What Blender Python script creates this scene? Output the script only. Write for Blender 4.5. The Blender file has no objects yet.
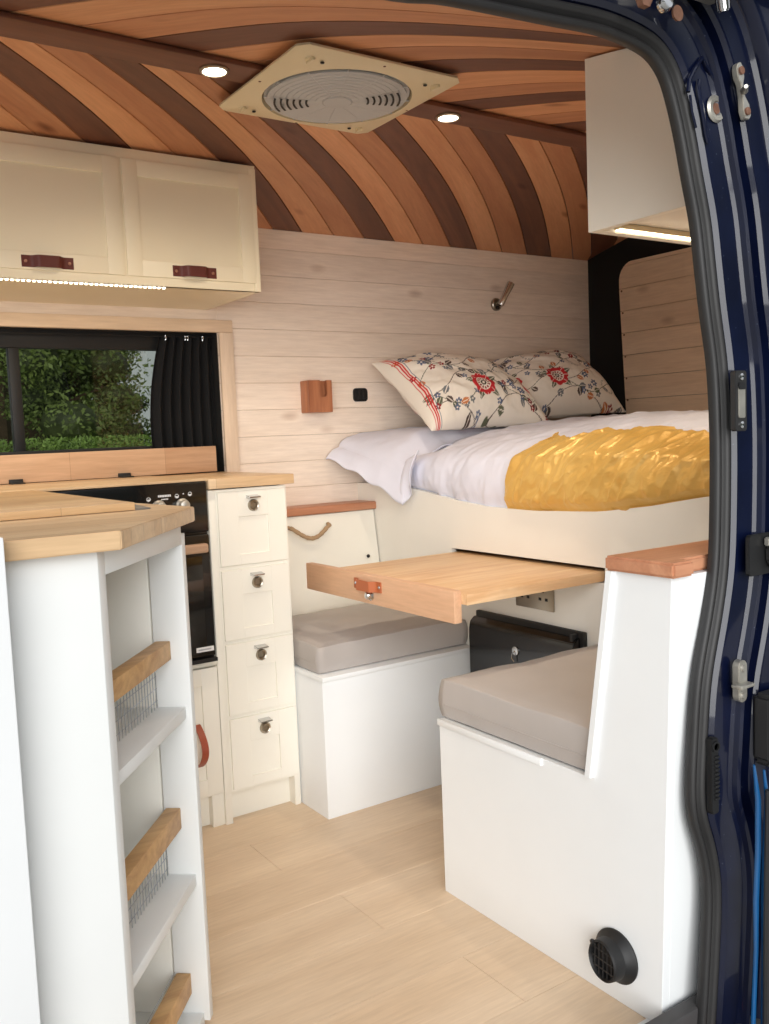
import bpy, bmesh, math, random
import numpy as np
from mathutils import Vector, Matrix, noise
random.seed(7)
rng = np.random.default_rng(11)
S = bpy.context.scene
COL = S.collection
PI = math.pi

# ------------------------------------------------------------------ materials
def lin(c):
    return tuple(((v/255)/12.92 if v/255 <= .04045 else ((v/255+.055)/1.055)**2.4) for v in c)

class N:
    def __init__(s, name):
        s.m = bpy.data.materials.new(name); s.m.use_nodes = True
        s.t = s.m.node_tree; s.b = s.t.nodes['Principled BSDF']
    def new(s, kind, **kw):
        n = s.t.nodes.new(kind)
        for k, v in kw.items():
            if k.startswith('i_'):
                n.inputs[k[2:].replace('_', ' ')].default_value = v
            else: setattr(n, k, v)
        return n
    def link(s, a, b): s.t.links.new(a, b)
    def coord(s, scale=(1,1,1), rot=(0,0,0), kind='Object'):
        c = s.new('ShaderNodeTexCoord'); m = s.new('ShaderNodeMapping')
        m.inputs['Scale'].default_value = scale; m.inputs['Rotation'].default_value = rot
        s.link(c.outputs[kind], m.inputs['Vector']); return m.outputs['Vector']
    def noise(s, vec, scale, detail=3, rough=.55, dist=0):
        n = s.new('ShaderNodeTexNoise'); n.inputs['Scale'].default_value = scale
        n.inputs['Detail'].default_value = detail; n.inputs['Roughness'].default_value = rough
        n.inputs['Distortion'].default_value = dist
        if vec is not None: s.link(vec, n.inputs['Vector'])
        return n.outputs['Fac']
    def ramp(s, fac, stops):
        r = s.new('ShaderNodeValToRGB'); e = r.color_ramp.elements
        while len(e) < len(stops): e.new(.5)
        for el, (p, c) in zip(e, stops): el.position = p; el.color = (*c, 1)
        s.link(fac, r.inputs['Fac']); return r.outputs['Color']
    def mix(s, a, b, f, mode='MIX'):
        m = s.new('ShaderNodeMix', data_type='RGBA', blend_type=mode)
        for v, i in ((f, 0), (a, 6), (b, 7)):
            if hasattr(v, 'links') or hasattr(v, 'is_linked'): s.link(v, m.inputs[i])
            elif i == 0: m.inputs[0].default_value = v
            else: m.inputs[i].default_value = (*v, 1)
        return m.outputs[2]
    def bump(s, h, strength=.2, dist=.002):
        b = s.new('ShaderNodeBump'); b.inputs['Strength'].default_value = strength
        b.inputs['Distance'].default_value = dist
        s.link(h, b.inputs['Height']); s.link(b.outputs['Normal'], s.b.inputs['Normal'])
    def fin(s, color=None, rough=.5, metal=0, coat=0, spec=None):
        if color is not None:
            if hasattr(color, 'is_linked'): s.link(color, s.b.inputs['Base Color'])
            else: s.b.inputs['Base Color'].default_value = (*color, 1)
        s.b.inputs['Roughness'].default_value = rough; s.b.inputs['Metallic'].default_value = metal
        s.b.inputs['Coat Weight'].default_value = coat
        if spec is not None: s.b.inputs['Specular IOR Level'].default_value = spec
        return s.m

def plain(name, rgb, rough=.5, metal=0, coat=0, nz=.04, scale=6, bump=0, bscale=60):
    n = N(name); c = lin(rgb); v = n.coord()
    f = n.noise(v, scale, 3)
    col = n.ramp(f, [(.3, tuple(x*(1-nz) for x in c)), (.7, tuple(min(1, x*(1+nz)) for x in c))])
    if bump: n.bump(n.noise(v, bscale, 2), bump, .001)
    return n.fin(col, rough, metal, coat)

def wood(name, light, dark, axis='x', uv=False, rough=.5, knots=.0, tone=False, grain=1.0, ring=14):
    """grain runs along axis (or along U of the UV map)"""
    n = N(name); L = lin(light); D = lin(dark)
    k = 0 if (axis == 'x' or uv) else {'y':1, 'z':2}[axis]
    sc = [1, 1, 1]; sc[k] = .09
    v = n.coord(tuple(sc), kind='UV' if uv else 'Object')
    f1 = n.noise(v, ring*grain, 4, .6, 1.2)
    f2 = n.noise(v, 130*grain, 3, .6)
    base = n.ramp(f1, [(.32, D), (.5, tuple((a+b)/2 for a, b in zip(L, D))), (.68, L)])
    fine = n.ramp(f2, [(.3, (.88,.86,.84)), (.7, (1.05,1.05,1.04))])
    col = n.mix(base, fine, .75, 'MULTIPLY')
    if knots:
        sc2 = [1,1,1]; sc2[k] = .45
        v2 = n.coord(tuple(sc2), kind='UV' if uv else 'Object')
        vo = n.new('ShaderNodeTexVoronoi'); vo.inputs['Scale'].default_value = 6.0
        n.link(v2, vo.inputs['Vector'])
        kf = n.ramp(vo.outputs['Distance'], [(.0, (.30,.20,.15)), (.045, (.52,.40,.33)), (.11, (1,1,1))])
        col = n.mix(col, kf, knots, 'MULTIPLY')
    if tone:
        a = n.new('ShaderNodeVertexColor', layer_name='tone')
        col = n.mix(col, a.outputs['Color'], 1.0, 'MULTIPLY')
    n.bump(f2, .12, .001)
    return n.fin(col, rough)

def staves(name, light, dark, axis='x', rough=.35):
    n = N(name)
    rot = (0,0,0) if axis == 'x' else (0,0,PI/2)
    v = n.coord((1,1,1), rot)
    br = n.new('ShaderNodeTexBrick'); n.link(v, br.inputs['Vector'])
    br.inputs['Scale'].default_value = 1; br.inputs['Brick Width'].default_value = .28
    br.inputs['Row Height'].default_value = .042; br.inputs['Mortar Size'].default_value = .0004
    br.inputs['Color1'].default_value = (*lin(light),1); br.inputs['Color2'].default_value = (*lin(dark),1)
    br.inputs['Mortar'].default_value = (*[x*.6 for x in lin(dark)],1)
    br.offset = .37; br.inputs['Bias'].default_value = -.1
    v2 = n.coord((.08,1,1) if axis == 'x' else (1,.08,1))
    f = n.noise(v2, 90, 3, .6, .5)
    col = n.mix(br.outputs['Color'], n.ramp(f, [(.3,(.82,.78,.74)),(.7,(1.05,1.04,1.03))]), .8, 'MULTIPLY')
    f1 = n.noise(v2, 14, 3, .6, 1)
    col = n.mix(col, n.ramp(f1, [(.35,(.86,.8,.74)),(.65,(1.05,1.04,1.03))]), .7, 'MULTIPLY')
    return n.fin(col, rough)

def fabric(name, rgb, rough=.85, nz=.05, weave=500, bump=.15, sheen=.2):
    n = N(name); c = lin(rgb); v = n.coord()
    col = n.ramp(n.noise(v, 5, 4), [(.3, tuple(x*(1-nz) for x in c)), (.7, tuple(min(1,x*(1+nz)) for x in c))])
    n.bump(n.noise(v, weave, 2), bump, .0008)
    m = n.fin(col, rough); n.b.inputs['Sheen Weight'].default_value = sheen
    return m

M = {}
M['white'] = plain('white_paint', (228,229,229), .35, nz=.012, coat=.1)
M['bench'] = plain('bench_white_paint', (238,240,240), .4, nz=.012)
M['panelwhite'] = plain('bed_panel_paint', (240,237,228), .45, nz=.015)
M['cream'] = plain('cream_cabinet_paint', (242,231,203), .42, nz=.012)
M['overhead'] = plain('overhead_white_paint', (250,248,238), .42, nz=.01)
M['cream2'] = plain('cream_drawer_paint', (240,236,224), .45, nz=.012)
M['isl'] = plain('island_white_paint', (230,231,229), .4, nz=.012)
M['wallpine'] = wood('whitewashed_pine', (247,232,217), (241,224,207), 'x', knots=.40, tone=True, rough=.55)
M['rearpine'] = wood('rear_whitewashed_pine', (238,216,190), (228,204,176), 'y', knots=.40, tone=True, rough=.55)
M['trimpine'] = wood('trim_pine', (232,208,182), (220,194,164), 'x', rough=.55, ring=9)
M['trimpinez'] = wood('trim_pine_upright', (234,212,190), (222,198,172), 'z', rough=.55, ring=9)
M['cl_light'] = wood('ceiling_board_light', (226,168,124), (208,146,104), uv=True, knots=.85, tone=True, rough=.5)
M['cl_mid'] = wood('ceiling_board_medium', (204,146,106), (184,124,88), uv=True, knots=.85, tone=True, rough=.5)
M['cl_dark'] = wood('ceiling_board_walnut', (124,80,60), (98,62,48), uv=True, knots=.85, tone=True, rough=.5)
M['beam'] = wood('walnut_stained_beam', (124,78,56), (106,66,50), 'x', rough=.5)
M['floor'] = wood('oak_laminate', (232,209,181), (217,191,161), 'x', rough=.42, tone=True, ring=7, knots=.12)
M['worktop'] = staves('oak_worktop', (230,204,168), (212,180,140), 'x')
M['splash'] = staves('oak_splashback', (212,178,148), (194,156,124), 'x')
M['cover'] = staves('oak_cover', (226,196,152), (212,176,132), 'x')
M['table'] = wood('pine_table', (238,206,164), (214,168,122), 'x', rough=.42, ring=16, knots=.6)
M['tablefront'] = wood('douglas_fir_edge', (224,182,148), (212,166,130), 'y', rough=.45, ring=6)
M['cap'] = wood('redwood_cap', (206,150,116), (182,122,90), 'x', rough=.45, ring=10)
M['rail'] = wood('oak_rail', (214,172,118), (176,132,84), 'x', rough=.5, ring=18)
M['cherry'] = wood('cherry_box', (190,126,88), (154,94,64), 'z', rough=.45, ring=22)
M['copper'] = wood('wooden_handle_bar', (190,158,130), (168,132,106), 'x', rough=.4)
M['taupe'] = fabric('taupe_canvas', (180,172,166), .75, sheen=.15)
M['black'] = plain('black_plastic', (20,20,21), .55, nz=.05)
M['mattblack'] = fabric('black_carpet_lining', (24,23,23), .95, sheen=0)
M['curtain'] = fabric('black_curtain_cloth', (11,11,13), .95, sheen=0)
M['oven'] = plain('black_enamel', (16,16,17), .18, nz=.05, coat=.3)
M['glassblk'] = plain('black_oven_glass', (9,9,10), .12, nz=.05, coat=.8)
M['chrome'] = plain('chrome', (205,205,205), .15, 1, nz=.02)
M['nickel'] = plain('brushed_nickel', (170,160,145), .32, 1, nz=.03)
M['steel'] = plain('brushed_steel', (176,178,184), .3, 1, nz=.03)
M['oldmetal'] = plain('weathered_zinc', (190,186,176), .45, .8, nz=.12, scale=40)
M['rust'] = plain('rusty_screw', (128,92,74), .7, .4, nz=.2, scale=80)
M['leather'] = fabric('tan_leather', (178,98,58), .5, bump=.25, weave=220, sheen=0)
M['leatherdk'] = fabric('oxblood_leather', (92,38,30), .5, bump=.25, weave=220, sheen=0)
M['leatherred'] = fabric('chestnut_leather', (158,74,50), .45, bump=.25, weave=220, sheen=0)
M['rope'] = fabric('jute_rope', (168,140,108), .9, bump=.6, weave=160, sheen=0)
M['rubber'] = plain('door_rubber', (36,35,35), .5, nz=.08, scale=25)
M['sill'] = plain('sill_rubber', (70,68,68), .6, nz=.1, scale=30)
M['fanplastic'] = plain('ivory_plastic', (232,218,184), .4, nz=.01)
M['white_plastic'] = plain('white_label', (225,225,225), .5, nz=.01)
M['linen'] = fabric('white_cotton', (226,227,240), .8, bump=.1, sheen=.1)
M['redplastic'] = plain('orange_reflector', (220,110,50), .4, nz=.05)
M['tarmac'] = plain('tarmac', (178,175,168), .9, nz=.15, scale=20)
M['grass'] = plain('field_grass', (96,120,58), .95, nz=.3, scale=9)
M['bark'] = plain('tree_bark', (84,66,50), .95, nz=.25, scale=9)

def bodypaint():
    n = N('dark_blue_car_paint'); v = n.coord()
    f = n.noise(v, 9, 4, .6); c = n.ramp(f, [(.35, lin((5,10,32))), (.7, lin((9,17,44)))])
    vo = n.new('ShaderNodeTexVoronoi'); vo.inputs['Scale'].default_value = 60; n.link(v, vo.inputs['Vector'])
    d = n.ramp(vo.outputs['Distance'], [(.04, (.75,.75,.75)), (.07, (0,0,0))])
    c = n.mix(c, lin((110,120,140)), n.mix(d, (0,0,0), .6))
    m = n.fin(c, .3, .0, .6, .25); n.b.inputs['Coat Roughness'].default_value = .04
    return m
M['body'] = bodypaint()
M['bodyhighlight'] = plain('blue_fold_highlight', (20,84,136), .3, .1, .5, nz=.1)  # brighter blue: highlight on the body fold put into the colour

def satin():
    n = N('gold_satin'); v = n.coord()
    f = n.noise(v, 7, 3); c = n.ramp(f, [(.3, lin((220,172,86))), (.7, lin((232,190,108)))])
    n.bump(n.noise(n.coord((1,.35,1)), 60, 3, .5, 1.5), .25, .004)
    m = n.fin(c, .36, .25); n.b.inputs['Sheen Weight'].default_value = .5
    n.b.inputs['Sheen Tint'].default_value = (*lin((255,225,140)), 1); n.b.inputs['Anisotropic'].default_value = .5
    return m
M['gold'] = satin()

def print_cloth():
    n = N('embroidered_cotton')
    a = n.new('ShaderNodeVertexColor', layer_name='pattern'); v = n.coord()
    n.bump(n.noise(v, 420, 2), .15, .0008)
    return n.fin(a.outputs['Color'], .85)
M['print'] = print_cloth()

def glass(name, tint, alpha_rough=.0):
    n = N(name); t = n.t
    g = n.new('ShaderNodeBsdfGlossy'); g.inputs['Roughness'].default_value = .02
    tr = n.new('ShaderNodeBsdfTransparent'); tr.inputs['Color'].default_value = (*tint, 1)
    fr = n.new('ShaderNodeFresnel'); fr.inputs['IOR'].default_value = 1.4
    mx = n.new('ShaderNodeMixShader'); n.link(fr.outputs[0], mx.inputs[0])
    n.link(tr.outputs[0], mx.inputs[1]); n.link(g.outputs[0], mx.inputs[2])
    n.link(mx.outputs[0], t.nodes['Material Output'].inputs['Surface'])
    return n.m
M['glass'] = glass('tinted_window_glass', (.62,.64,.60))
def smoked():
    n = N('smoky_clear_plastic'); n.b.inputs['Base Color'].default_value = (*lin((214,218,222)),1)
    n.b.inputs['Roughness'].default_value = .15; n.b.inputs['Alpha'].default_value = .72
    return n.m
M['clear'] = smoked()

def emit(name, rgb, s):
    n = N(name); n.b.inputs['Base Color'].default_value = (*lin(rgb),1)
    n.b.inputs['Emission Color'].default_value = (*lin(rgb),1); n.b.inputs['Emission Strength'].default_value = s
    return n.m
M['lamp'] = emit('lit_lamp_lens', (255,244,224), 6)
M['led'] = emit('led_strip', (255,236,200), 5)

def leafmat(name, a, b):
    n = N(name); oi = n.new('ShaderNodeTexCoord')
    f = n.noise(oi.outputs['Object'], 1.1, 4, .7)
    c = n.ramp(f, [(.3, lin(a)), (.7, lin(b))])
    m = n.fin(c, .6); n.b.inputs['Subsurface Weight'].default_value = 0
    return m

# ------------------------------------------------------------------ mesh builders
class MB:
    def __init__(s): s.bm = bmesh.new()
    def box(s, x0,x1,y0,y1,z0,z1, bev=0, seg=2):
        b = bmesh.new(); bmesh.ops.create_cube(b, size=1)
        for v in b.verts:
            v.co = Vector(((x0+x1)/2+v.co.x*(x1-x0), (y0+y1)/2+v.co.y*(y1-y0), (z0+z1)/2+v.co.z*(z1-z0)))
        if bev: bmesh.ops.bevel(b, geom=list(b.edges), offset=min(bev, .45*min(abs(x1-x0),abs(y1-y0),abs(z1-z0))), segments=seg, affect='EDGES', profile=.5)
        s.merge(b); return s
    def merge(s, b, mat=None):
        if mat is not None: b.transform(mat)
        me = bpy.data.meshes.new('t'); b.to_mesh(me); b.free(); s.bm.from_mesh(me); bpy.data.meshes.remove(me)
    def cyl(s, p0, p1, r0, r1=None, seg=24, caps=True, bev=0):
        r1 = r0 if r1 is None else r1
        p0, p1 = Vector(p0), Vector(p1); d = p1-p0
        b = bmesh.new(); bmesh.ops.create_cone(b, cap_ends=caps, segments=seg, radius1=r0, radius2=r1, depth=d.length)
        if bev: bmesh.ops.bevel(b, geom=[e for e in b.edges if all(len(f.verts) > 4 or True for f in e.link_faces) and abs(e.verts[0].co.z-e.verts[1].co.z) < 1e-6], offset=bev, segments=2, affect='EDGES')
        q = d.to_track_quat('Z','Y').to_matrix().to_4x4(); q.translation = (p0+p1)/2
        s.merge(b, q); return s
    def tube(s, pts, r, seg=10, closed=False):
        pts = [Vector(p) for p in pts]; n = len(pts); rings = []
        up = None
        for i, p in enumerate(pts):
            if closed: t = (pts[(i+1)%n]-pts[i-1]).normalized()
            else: t = (pts[min(i+1,n-1)]-pts[max(i-1,0)]).normalized()
            if up is None: up = Vector((0,0,1)) if abs(t.z) < .9 else Vector((1,0,0))
            a = t.cross(up).normalized(); up = a.cross(t).normalized()
            rr = r[i] if isinstance(r, (list,tuple)) else r
            rings.append([s.bm.verts.new(p+(a*math.cos(k*2*PI/seg)+up*math.sin(k*2*PI/seg))*rr) for k in range(seg)])
        for i in range(n if closed else n-1):
            A, B = rings[i], rings[(i+1)%n]
            for k in range(seg): s.bm.faces.new((A[k],A[(k+1)%seg],B[(k+1)%seg],B[k]))
        if not closed:
            s.bm.faces.new(rings[0][::-1]); s.bm.faces.new(rings[-1])
        return s
    def prism(s, poly, axis, a0, a1, bev=0):
        """poly 2-D points in the two other axes (cyclic order xyz), extruded along axis"""
        b = bmesh.new()
        def co(p, a):
            return {'x': (a,p[0],p[1]), 'y': (p[0],a,p[1]), 'z': (p[0],p[1],a)}[axis]
        A = [b.verts.new(co(p,a0)) for p in poly]; B = [b.verts.new(co(p,a1)) for p in poly]
        b.faces.new(A); b.faces.new(B[::-1]); n = len(poly)
        for i in range(n): b.faces.new((A[i],B[i],B[(i+1)%n],A[(i+1)%n]))
        bmesh.ops.recalc_face_normals(b, faces=b.faces)
        if bev: bmesh.ops.bevel(b, geom=list(b.edges), offset=bev, segments=2, affect='EDGES')
        s.merge(b); return s
    def lathe(s, prof, c, axis=(0,0,1), seg=40):
        b = bmesh.new(); rings = []
        for r, h in prof:
            rings.append([b.verts.new((r*math.cos(2*PI*k/seg), r*math.sin(2*PI*k/seg), h)) for k in range(seg)])
        for A, B in zip(rings, rings[1:]):
            for k in range(seg): b.faces.new((A[k],A[(k+1)%seg],B[(k+1)%seg],B[k]))
        if prof[0][0] > 0: b.faces.new(rings[0][::-1])
        if prof[-1][0] > 0: b.faces.new(rings[-1])
        bmesh.ops.remove_doubles(b, verts=b.verts, dist=1e-6)
        bmesh.ops.recalc_face_normals(b, faces=b.faces)
        q = Vector(axis).to_track_quat('Z','Y').to_matrix().to_4x4(); q.translation = Vector(c)
        s.merge(b, q); return s
    def ball(s, c, r, sub=2, sc=(1,1,1)):
        b = bmesh.new(); bmesh.ops.create_icosphere(b, subdivisions=sub, radius=r)
        for v in b.verts: v.co = Vector((v.co.x*sc[0], v.co.y*sc[1], v.co.z*sc[2]))+Vector(c)
        s.merge(b); return s
    def rot(s, ang, axis, c):
        bmesh.ops.rotate(s.bm, verts=s.bm.verts, cent=Vector(c), matrix=Matrix.Rotation(ang, 3, axis)); return s

def finish(name, me, mats, parent, smooth, origin):
    if not isinstance(mats, (list, tuple)): mats = [mats]
    for m in mats: me.materials.append(m)
    o = bpy.data.objects.new(name, me); COL.objects.link(o)
    if parent is not None:
        o.parent = parent
        # world position of the parent chain
        w = Vector((0,0,0)); p = parent
        while p is not None: w += p.location; p = p.parent
        me.transform(Matrix.Translation(-w))
    else:
        xs = np.empty(len(me.vertices)*3); me.vertices.foreach_get('co', xs); xs = xs.reshape(-1,3)
        if origin is None:
            origin = Vector(((xs[:,0].min()+xs[:,0].max())/2, (xs[:,1].min()+xs[:,1].max())/2, xs[:,2].min()))
        me.transform(Matrix.Translation(-Vector(origin))); o.location = origin
    if smooth:
        me.polygons.foreach_set('use_smooth', [True]*len(me.polygons))
        if smooth == 'auto':
            try: me.set_sharp_from_angle(angle=math.radians(35))
            except Exception: pass
    return o

def obj(name, mb, mats, parent=None, smooth='auto', origin=None, recalc=True):
    if recalc: bmesh.ops.recalc_face_normals(mb.bm, faces=mb.bm.faces)
    me = bpy.data.meshes.new(name); mb.bm.to_mesh(me); mb.bm.free()
    return finish(name, me, mats, parent, smooth, origin)

def tag(o, label, cat, group=None, kind=None):
    o['label'] = label; o['category'] = cat
    if group: o['group'] = group
    if kind: o['kind'] = kind
    return o
def thing(name, label, cat, loc, group=None):
    o = bpy.data.objects.new(name, None); COL.objects.link(o); o.location = loc
    o.empty_display_size = .05
    return tag(o, label, cat, group)
def struct(o, label=None, cat=None):
    o['kind'] = 'structure'
    if label: o['label'] = label; o['category'] = cat
    return o
def copy_tree(o, delta, parent=None):
    c = o.copy(); COL.objects.link(c)
    if parent is None: c.location = o.location+Vector(delta)
    c.parent = parent
    for ch in list(o.children): copy_tree(ch, delta, c)
    return c
def grid_mesh(name, P, mats, parent=None, closed=False, colors=None, origin=None, layer='pattern', flip=False):
    """P: (nu,nv,3) array"""
    nu, nv = P.shape[:2]
    idx = np.arange(nu*nv).reshape(nu, nv)
    a, b, c, d = idx[:-1,:-1].ravel(), idx[1:,:-1].ravel(), idx[1:,1:].ravel(), idx[:-1,1:].ravel()
    F = np.stack([a,b,c,d] if not flip else [d,c,b,a], 1)
    me = bpy.data.meshes.new(name)
    me.from_pydata(P.reshape(-1,3).tolist(), [], F.tolist())
    if colors is not None:
        ca = me.color_attributes.new(layer, 'FLOAT_COLOR', 'POINT')
        ca.data.foreach_set('color', colors.astype(np.float32).ravel())
    return finish(name, me, mats, parent, True, origin)

# ------------------------------------------------------------------ camera
f, yaw, pitch, roll = .9143, .98163, -.086067, -.041004
CH = 1.03
F_ = Vector((math.cos(pitch)*math.cos(yaw), math.cos(pitch)*math.sin(yaw), math.sin(pitch)))
r_ = Vector((math.sin(yaw), -math.cos(yaw), 0)); u_ = r_.cross(F_)
R_ = r_*math.cos(roll)+u_*math.sin(roll); U_ = -r_*math.sin(roll)+u_*math.cos(roll)
cd = bpy.data.cameras.new('camera'); co = bpy.data.objects.new('camera', cd); COL.objects.link(co)
mt = Matrix((R_, U_, -F_)).transposed().to_4x4(); mt.translation = Vector((0,0,CH)); co.matrix_world = mt
cd.sensor_fit = 'HORIZONTAL'; cd.sensor_width = 36; cd.lens = 36*f*1000/769; cd.clip_start = .05
S.camera = co

# ------------------------------------------------------------------ shell dims
YF, YN, YC, XR, X0 = 2.69, .965, 1.83, 2.85, -.7
def zc(y): return 1.816-.116*((y-YC)/.86)**2
ISO = .0

# floor: laminate planks running along the van
def floor():
    mb = MB(); tones = []
    lay = mb.bm.loops.layers.float_color.new('tone')
    rows = [(.985,1.18),(1.18,1.36),(1.36,1.54),(1.54,1.72),(1.72,1.90),(1.90,2.08),(2.08,2.26),(2.26,2.44),(2.44,2.69)]
    joints = {1:[1.05,2.3], 3:[.985,2.25], 5:[.935,2.2], 0:[.3,1.6], 2:[.45,1.75], 4:[.35,1.6], 6:[.6,1.9], 7:[.2,1.5], 8:[.8,2.1]}
    for r, (y0, y1) in enumerate(rows):
        xs = [X0]+[j-1.25 for j in joints[r][:1] if j-1.25 > X0]+joints[r]+[XR]
        xs = sorted(set(xs))
        for a, b in zip(xs, xs[1:]):
            n0 = len(mb.bm.faces); mb.box(a+.0004, b-.0004, y0+.0004, y1-.0004, -.012, 0, .0006, 1)
            mb.bm.faces.ensure_lookup_table(); t = random.uniform(.93,1.05)
            for fc in mb.bm.faces[n0:]:
                for l in fc.loops: l[lay] = (t, t*.995, t*.985, 1)
    mb2 = MB(); 
    o = obj('floor', mb, M['floor'], smooth=False, origin=(0,0,0)); struct(o)
floor()
sub = obj('floor', MB().box(X0,XR,.93,YF,-.06,-.013), M['sill']); struct(sub)

def planks_wall(name, mat, rects, hole=None, axis='x', const=0, thick=.012, z_off=0, pitch=.086, top=None, joints=True, facing=-1):
    """horizontal boards with a V groove, real thickness; rects: list of (a0,a1,z0,z1)"""
    mb = MB(); lay = mb.bm.loops.layers.float_color.new('tone')
    for (a0,a1,z0,z1) in rects:
        k0 = math.floor((z0-z_off)/pitch); k1 = math.ceil((z1-z_off)/pitch)
        for k in range(k0, k1):
            lo, hi = max(z0, z_off+k*pitch), min(z1, z_off+(k+1)*pitch)
            if hi-lo < .004: continue
            rr = random.Random(k*13+5)
            t = rr.uniform(.94,1.05); w = rr.uniform(-.02,.02)
            n0 = len(mb.bm.faces)
            if axis == 'x': mb.box(a0, a1, const, const+thick, lo+.0003, hi-.0003, .0013, 1)
            else: mb.box(const, const+thick, a0, a1, lo+.0003, hi-.0003, .0013, 1)
            mb.bm.faces.ensure_lookup_table()
            for fc in mb.bm.faces[n0:]:
                for l in fc.loops: l[lay] = (t, t*(1+w*.5), t*(1+w), 1)
    return mb
WX0, WX1, WZ0, WZ1 = -.35, 1.198, .915, 1.364
mb = planks_wall('w', None, [(WX1, XR+.03, 0, 1.70), (X0, WX1, WZ1, 1.70), (X0, WX1, 0, WZ0), (X0, WX0, WZ0, WZ1)], const=YF, z_off=1.207-.086*14)
struct(obj('wall_left', mb, M['wallpine'], smooth=False, origin=(0,0,0)))
# outer skin behind the boards, dark
mb = MB()
for r in ((WX1+.03, XR+.05, -.5, 1.9), (X0, WX1+.03, WZ1+.03, 1.9), (X0, WX1+.03, -.5, WZ0-.02), (X0, WX0-.03, WZ0-.02, WZ1+.03)):
    mb.box(r[0], r[1], YF+.10, YF+.13, r[2], r[3])
struct(obj('wall_left', mb, M['body']))
# window reveal
mb = MB()
mb.box(WX0,WX1+.004,YF+.008,YF+.10,WZ1,WZ1+.02); mb.box(WX0,WX1+.004,YF+.008,YF+.10,WZ0-.02,WZ0)
mb.box(WX1,WX1+.02,YF+.008,YF+.10,WZ0-.02,WZ1+.02); mb.box(WX0-.02,WX0,YF+.008,YF+.10,WZ0-.02,WZ1+.02)
struct(obj('trim_1', mb, M['mattblack']))
# window trim boards
mb = MB().box(WX0-.04, WX1+.046, YF-.012, YF, WZ1, WZ1+.038, .002)
struct(obj('trim_2', mb, M['trimpine']))
mb = MB().box(WX1, WX1+.046, YF-.012, YF, .90, WZ1, .002)
struct(obj('trim_3', mb, M['trimpinez']))
# window
w = struct(obj('window_1', MB().box(WX0,WX1+.02,YF+.072,YF+.078,WZ0-.02,WZ1+.02), M['glass']))
mb = MB()
mb.box(WX0,WX1,YF+.05,YF+.085,1.312,WZ1+.02,.003); mb.box(WX0,WX1,YF+.05,YF+.085,WZ0,1.02,.003)
mb.box(.583,.613,YF+.055,YF+.085,1.0,1.33,.003); mb.box(1.16,WX1+.01,YF+.05,YF+.085,1.0,1.33,.003)
mb.box(WX0,WX0+.04,YF+.05,YF+.085,1.0,1.33,.003)
obj('window_frame', mb, M['black'], w)

# rear end: black surround, boarded door lining
mb = MB()
pts = [(y, zc(y)+.02) for y in np.linspace(YN, YF, 24)]
mb.prism([(YN,-.02)]+[(YF,-.02)]+pts[::-1], 'x', XR, XR+.03)
struct(obj('wall_rear', mb, M['mattblack']))
def rounded(y0,y1,z0,z1,r,n=8):
    P = []
    for cx,cz,a0 in ((y1-r,z1-r,0),(y0+r,z1-r,90),(y0+r,z0+r,180),(y1-r,z0+r,270)):
        for k in range(n+1):
            a = math.radians(a0+90*k/n); P.append((cx+r*math.cos(a), cz+r*math.sin(a)))
    return P
# boards of the rear door lining clipped to the rounded outline
def rear_lining():
    mb = MB(); lay = mb.bm.loops.layers.float_color.new('tone')
    y0,y1,z1,r = 1.0,2.505,1.655,.07
    pitch = .086; k0 = 4; z = .35
    k = 0
    while z < z1-.001:
        hi = min(z+pitch, z1)
        zs = np.linspace(z+.0008, hi-.0008, 8)
        def yr(zz):
            t = y1-.025*max(0,(1.55-zz))/.5
            if zz > z1-r: 
                return t - (r-math.sqrt(max(0, r*r-(zz-(z1-r))**2)))
            return t
        def yl(zz):
            if zz > z1-r: return y0+(r-math.sqrt(max(0, r*r-(zz-(z1-r))**2)))
            return y0
        poly = [(yl(a),a) for a in zs]+[(yr(a),a) for a in zs[::-1]]
        n0 = len(mb.bm.faces); mb.prism(poly, 'x', XR-.024, XR-.012)
        mb.bm.faces.ensure_lookup_table(); t = random.uniform(.95,1.04)
        for fc in mb.bm.faces[n0:]:
            for l in fc.loops: l[lay] = (t,t,t,1)
        z += pitch; k += 1
    return mb
o = obj('door_1', rear_lining(), M['rearpine'], smooth=False); struct(o)
mb = MB()
for zz in np.arange(.95, 1.62, .085):
    mb.lathe([(0,.002),(.0035,.0015),(.004,0)], (XR-.0242, 2.505-.025*max(0,1.55-zz)/.5-.012, zz), (-1,0,0), 10)
obj('lining_screw', mb, M['rust'], o)

# near-side inner wall behind the door opening and the header above it
mb = planks_wall('w', None, [(1.36, XR, 0, 1.70)], const=YN-.02, z_off=.01)
struct(obj('wall_right', mb, M['rearpine'], smooth=False, origin=(0,0,0)))
struct(obj('trim_4', MB().box(X0, XR, .935, .965, 1.63, 1.74), M['mattblack']))

# ------------------------------------------------------------------ ceiling
beam_far = [-.35,-.24,-.13,-.02,.09,.20,.31,.42,.505,.61,.715,.79,.87,.97,1.09,1.22,1.345,1.475,1.6,1.723,1.847,1.97,2.10,2.22,2.35,2.48,2.61,2.74,2.87]
wall_far = [.28,.40,.52,.64,.76,.88,1.0,1.12,1.27,1.41,1.515,1.637,1.76,1.885,2.01,2.137,2.26,2.385,2.515,2.643,2.765,2.87,3.02,3.14,3.27,3.40,3.53,3.66,3.79]
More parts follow.
